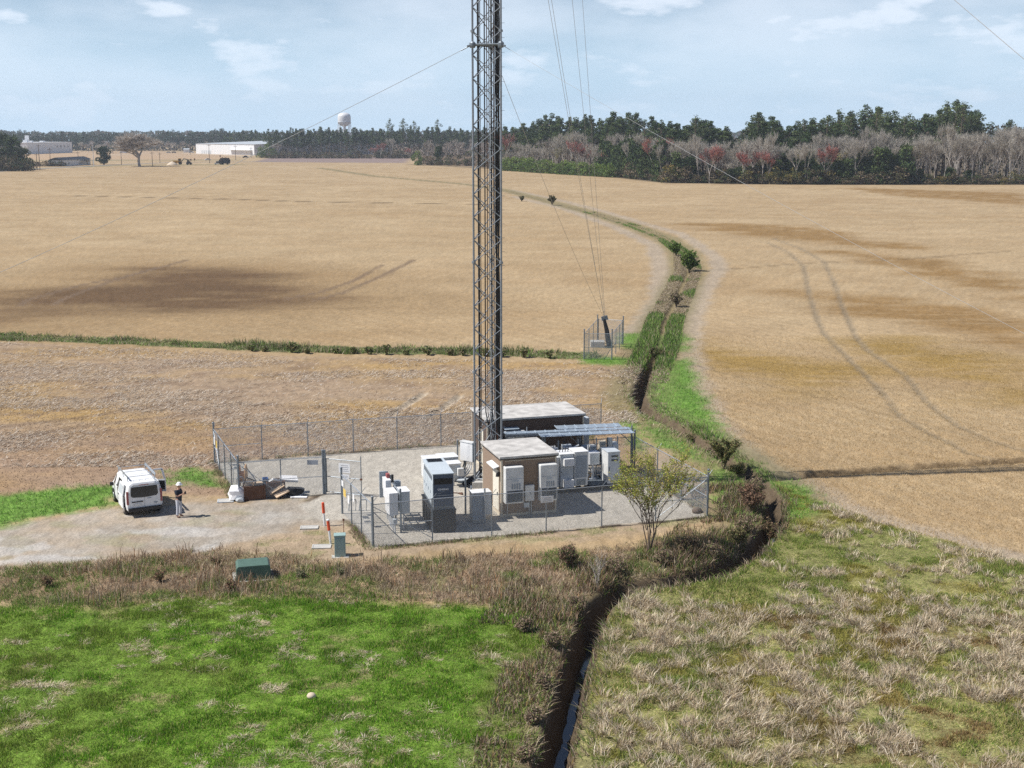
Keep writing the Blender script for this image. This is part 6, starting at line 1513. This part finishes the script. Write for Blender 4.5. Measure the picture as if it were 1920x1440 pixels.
# water tower
WD=2000;wx=(652-960)/FPX*WD*1.0;t=thing('water_tower','white drum shaped water tower rising behind the pine wood','water tower',(wx,WD,0))
zt=CAMH-WD*math.tan(PITCH+math.atan((211-720)/FPX))
zb=CAMH-WD*math.tan(PITCH+math.atan((229-720)/FPX))
MB().lathe([(.5,zt),(5,zt-.6),(8.2,zt-2.2),(9.7,zt-4.6),(10.0,zt-6),(10,zb),(9.2,zb-2.4),(6,zb-5),(2.6,zb-6.4),(2.4,zb-7)],(0,0,0),28).build('tank','white',t,smooth=True)
MB().lathe([(2.2,0),(2.2,zb-6)],(0,0,0),14).build('riser','white',t)
MB().lathe([(10.1,zb-.2),(11,zb-.2),(11,zb+.1),(10.1,zb+.1)],(0,0,0),28).build('catwalk','ltgrey',t)
for i in range(8):
    a=i*math.pi/4;MB().tube((12*math.cos(a),12*math.sin(a),0),(9.3*math.cos(a),9.3*math.sin(a),zb),.5,n=6).build('leg','white',t)
# utility poles
for i,(px,yb,yt,m) in enumerate(((70,319,287,'bark'),(75,319,270,'bark'),(95,312,277,'bark'),(147,305,284,'bark'),(176,311,268,'conduit'),(228,309,283,'bark'),(286,311,284,'bark'),(300,306,286,'bark'),(357,290,264,'bark'),(393,306,270,'bark'),(442,300,272,'bark'),(471,296,276,'bark'))):
    l=at(px,yb);h=topz(l,yt);g='utility poles along the far road' if m=='bark' else None
    t=thing('utility_pole','thin wooden utility pole by the far road' if m=='bark' else 'pale metal lamp pole beside the small white house','pole',(l.x,l.y,0),0,g)
    MB().tube((0,0,-.3),(0,0,h),.22,.14,8).build('pole',m,t)
    if m=='bark':MB().box(-1.2,1.2,-.08,.08,h-1.1,h-.9).build('crossarm',m,t)
    else:MB().box(-1.2,.2,-.3,.3,h-.3,h).build('lamp_head','white',t)
# far vehicles
def car(px,py,rz,lab,m,L=4.6,h=1.6,cat='car',grp=None,pick=False):
    l=at(px,py);t=thing('parked_car',lab,cat,(l.x,l.y,.05),R(rz),grp);w_=.9
    cab_=[(.9,.95),(1.3,h),(L-1.5 if not pick else 2.7,h),(L-.9 if not pick else 2.9,.95)]
    MB().prism([(0,.35),(L,.35),(L,.9),(L-.2,.98),(.15,.98),(0,.85)],-w_,w_).build('body',m,t,bevel=.06)
    c=MB().prism(cab_,-w_+.12,w_-.12).build('cabin',m,t)
    MB().prism([(x_,z_*.97) for x_,z_ in cab_],-w_+.09,w_-.09).build('windows','glass',c).scale=(1,1,.985)
    for x in(.85,L-.9):
        for s in(-1,1):MB().tube((x,s*(w_-.2),.33),(x,s*(w_+.02),.33),.34,n=12).build('wheel','black',t)
    return t
car(384,301,20,'white car driving on the far road left of the loaded truck','white')
car(455,296,25,'dark car on the lane before the white warehouse','blacksteel',5,1.8)
car(372,287,0,'dark low car parked before the warehouse corner','blacksteel')
car(354,287,0,'white pickup parked at the left end of the warehouse','white',5.5,1.9,'pickup')
for i,px in enumerate((322,312,610,628)):car(px,287 if px<400 else 292,5*i,('dark car near the far pale shed, right one','dark car near the far pale shed, left one','pale car glimpsed under the wood, left one','pale car glimpsed under the wood, right one')[i],('blacksteel','midgrey','white','offwhite')[i])
l=at(402,309);t=car(402,308.5,10,'white pickup truck standing left of the dark loaded trailer on the far field edge','white',5.8,2.2,'truck',pick=True)
l=at(411,308.5);t=thing('loaded_trailer','dark skip trailer heaped with brown scrap behind the white truck','trailer',(l.x,l.y,0),R(5))
MB().prism([(0,.6),(7,.6),(7.3,2.6),(6.6,4.1),(4,4.4),(1,4.0),(-.2,2.4)],-1.2,1.2).build('skip','blacksteel',t)
b=MB();r_=random.Random(2)
for i in range(26):
    x=r_.uniform(.6,6.2);y=r_.uniform(-1,1);z=r_.uniform(2.2,4.3);b.box(x,x+r_.uniform(.4,1.6),y-.3,y-.1-1*.8,z,z+r_.uniform(.1,.4),rot=(r_.random(),r_.random(),r_.random()))
b.build('load','ply',t)
for x in(1.2,2.4,5.4):
    for s in(-1,1):MB().tube((x,s*.9,.5),(x,s*1.25,.5),.5,n=12).build('wheel','black',t)
l=at(326,308.5);t=thing('backhoe_loader','yellow backhoe with dark boom and bucket at the far field edge','excavator',(l.x,l.y,0),R(4))
MB().box(-.2,3.2,-1.1,1.1,.9,2.6).build('engine_body','yellow',t,bevel=.1);c=MB().box(3.0,4.8,-1,1,1.0,4.0).build('cab','yellow',t,bevel=.1);MB().box(3.2,4.6,-1.03,1.03,2.3,3.7).build('cab_window','glass',c)
for x,r_ in((.9,.75),(4.2,.95)):
    for s in(-1,1):MB().tube((x,s*.9,r_),(x,s*1.35,r_),r_,n=14).build('wheel','black',t)
b=MB().path([(4.8,0,1.6),(6.6,0,3.8),(8.6,0,3.4)],.28,6);b.path([(8.6,0,3.5),(10,0,2.2),(10.6,0,1.0)],.24,6);b.build('boom','blacksteel',t)
MB().prism([(10.2,1.1),(11.6,1.2),(11.8,.2),(10.6,0)],-.7,.7).build('bucket','blacksteel',t)
l=at(350,309);t=thing('tractor','small dark loader tractor beside the backhoe at the far field edge','tractor',(l.x,l.y,0),R(8))
MB().box(0,2.6,-.7,.7,.8,2.0).build('body','blacksteel',t,bevel=.08);MB().box(.4,1.5,-.7,.7,2.0,3.5).build('cab','glass',t);MB().tube((2.0,.3,2.0),(2.0,.3,3.6),.1,n=6).build('exhaust','blacksteel',t)
for x,r_ in((.6,.85),(2.4,.55)):
    for s in(-1,1):MB().tube((x,s*.7,r_),(x,s*1.1,r_),r_,n=14).build('wheel','black',t)
l=at(328,309.5);t=thing('sand_pile','pale heap of sand in front of the yellow backhoe','heap',(l.x-1,l.y-3,0));b=MB().lathe([(3.8,-.1),(3.2,.5),(2.1,1.3),(1.0,2.0),(.1,2.3)],(0,0,0),18)
rz=random.Random(1);b.v=[(x*(1+rz.uniform(-.08,.08)),y*(1+rz.uniform(-.08,.08)),z) for x,y,z in b.v];b.build('heap','sand',t,smooth=True)
for px,py,lab in((358,304,'tiny orange brown sign post by the far road, left one'),(365,303,'tiny orange brown sign post by the far road, right one'),(413,296.5,'tiny red marker in the field before the warehouse')):
    l=at(px,py);t=thing('marker_sign',lab,'marker',(l.x,l.y,0));MB().tube((0,0,0),(0,0,1.2),.1,n=6).build('stake','bark',t);MB().box(-.5,.5,-.1,.1,1.1,2.3).build('panel','rust',t)
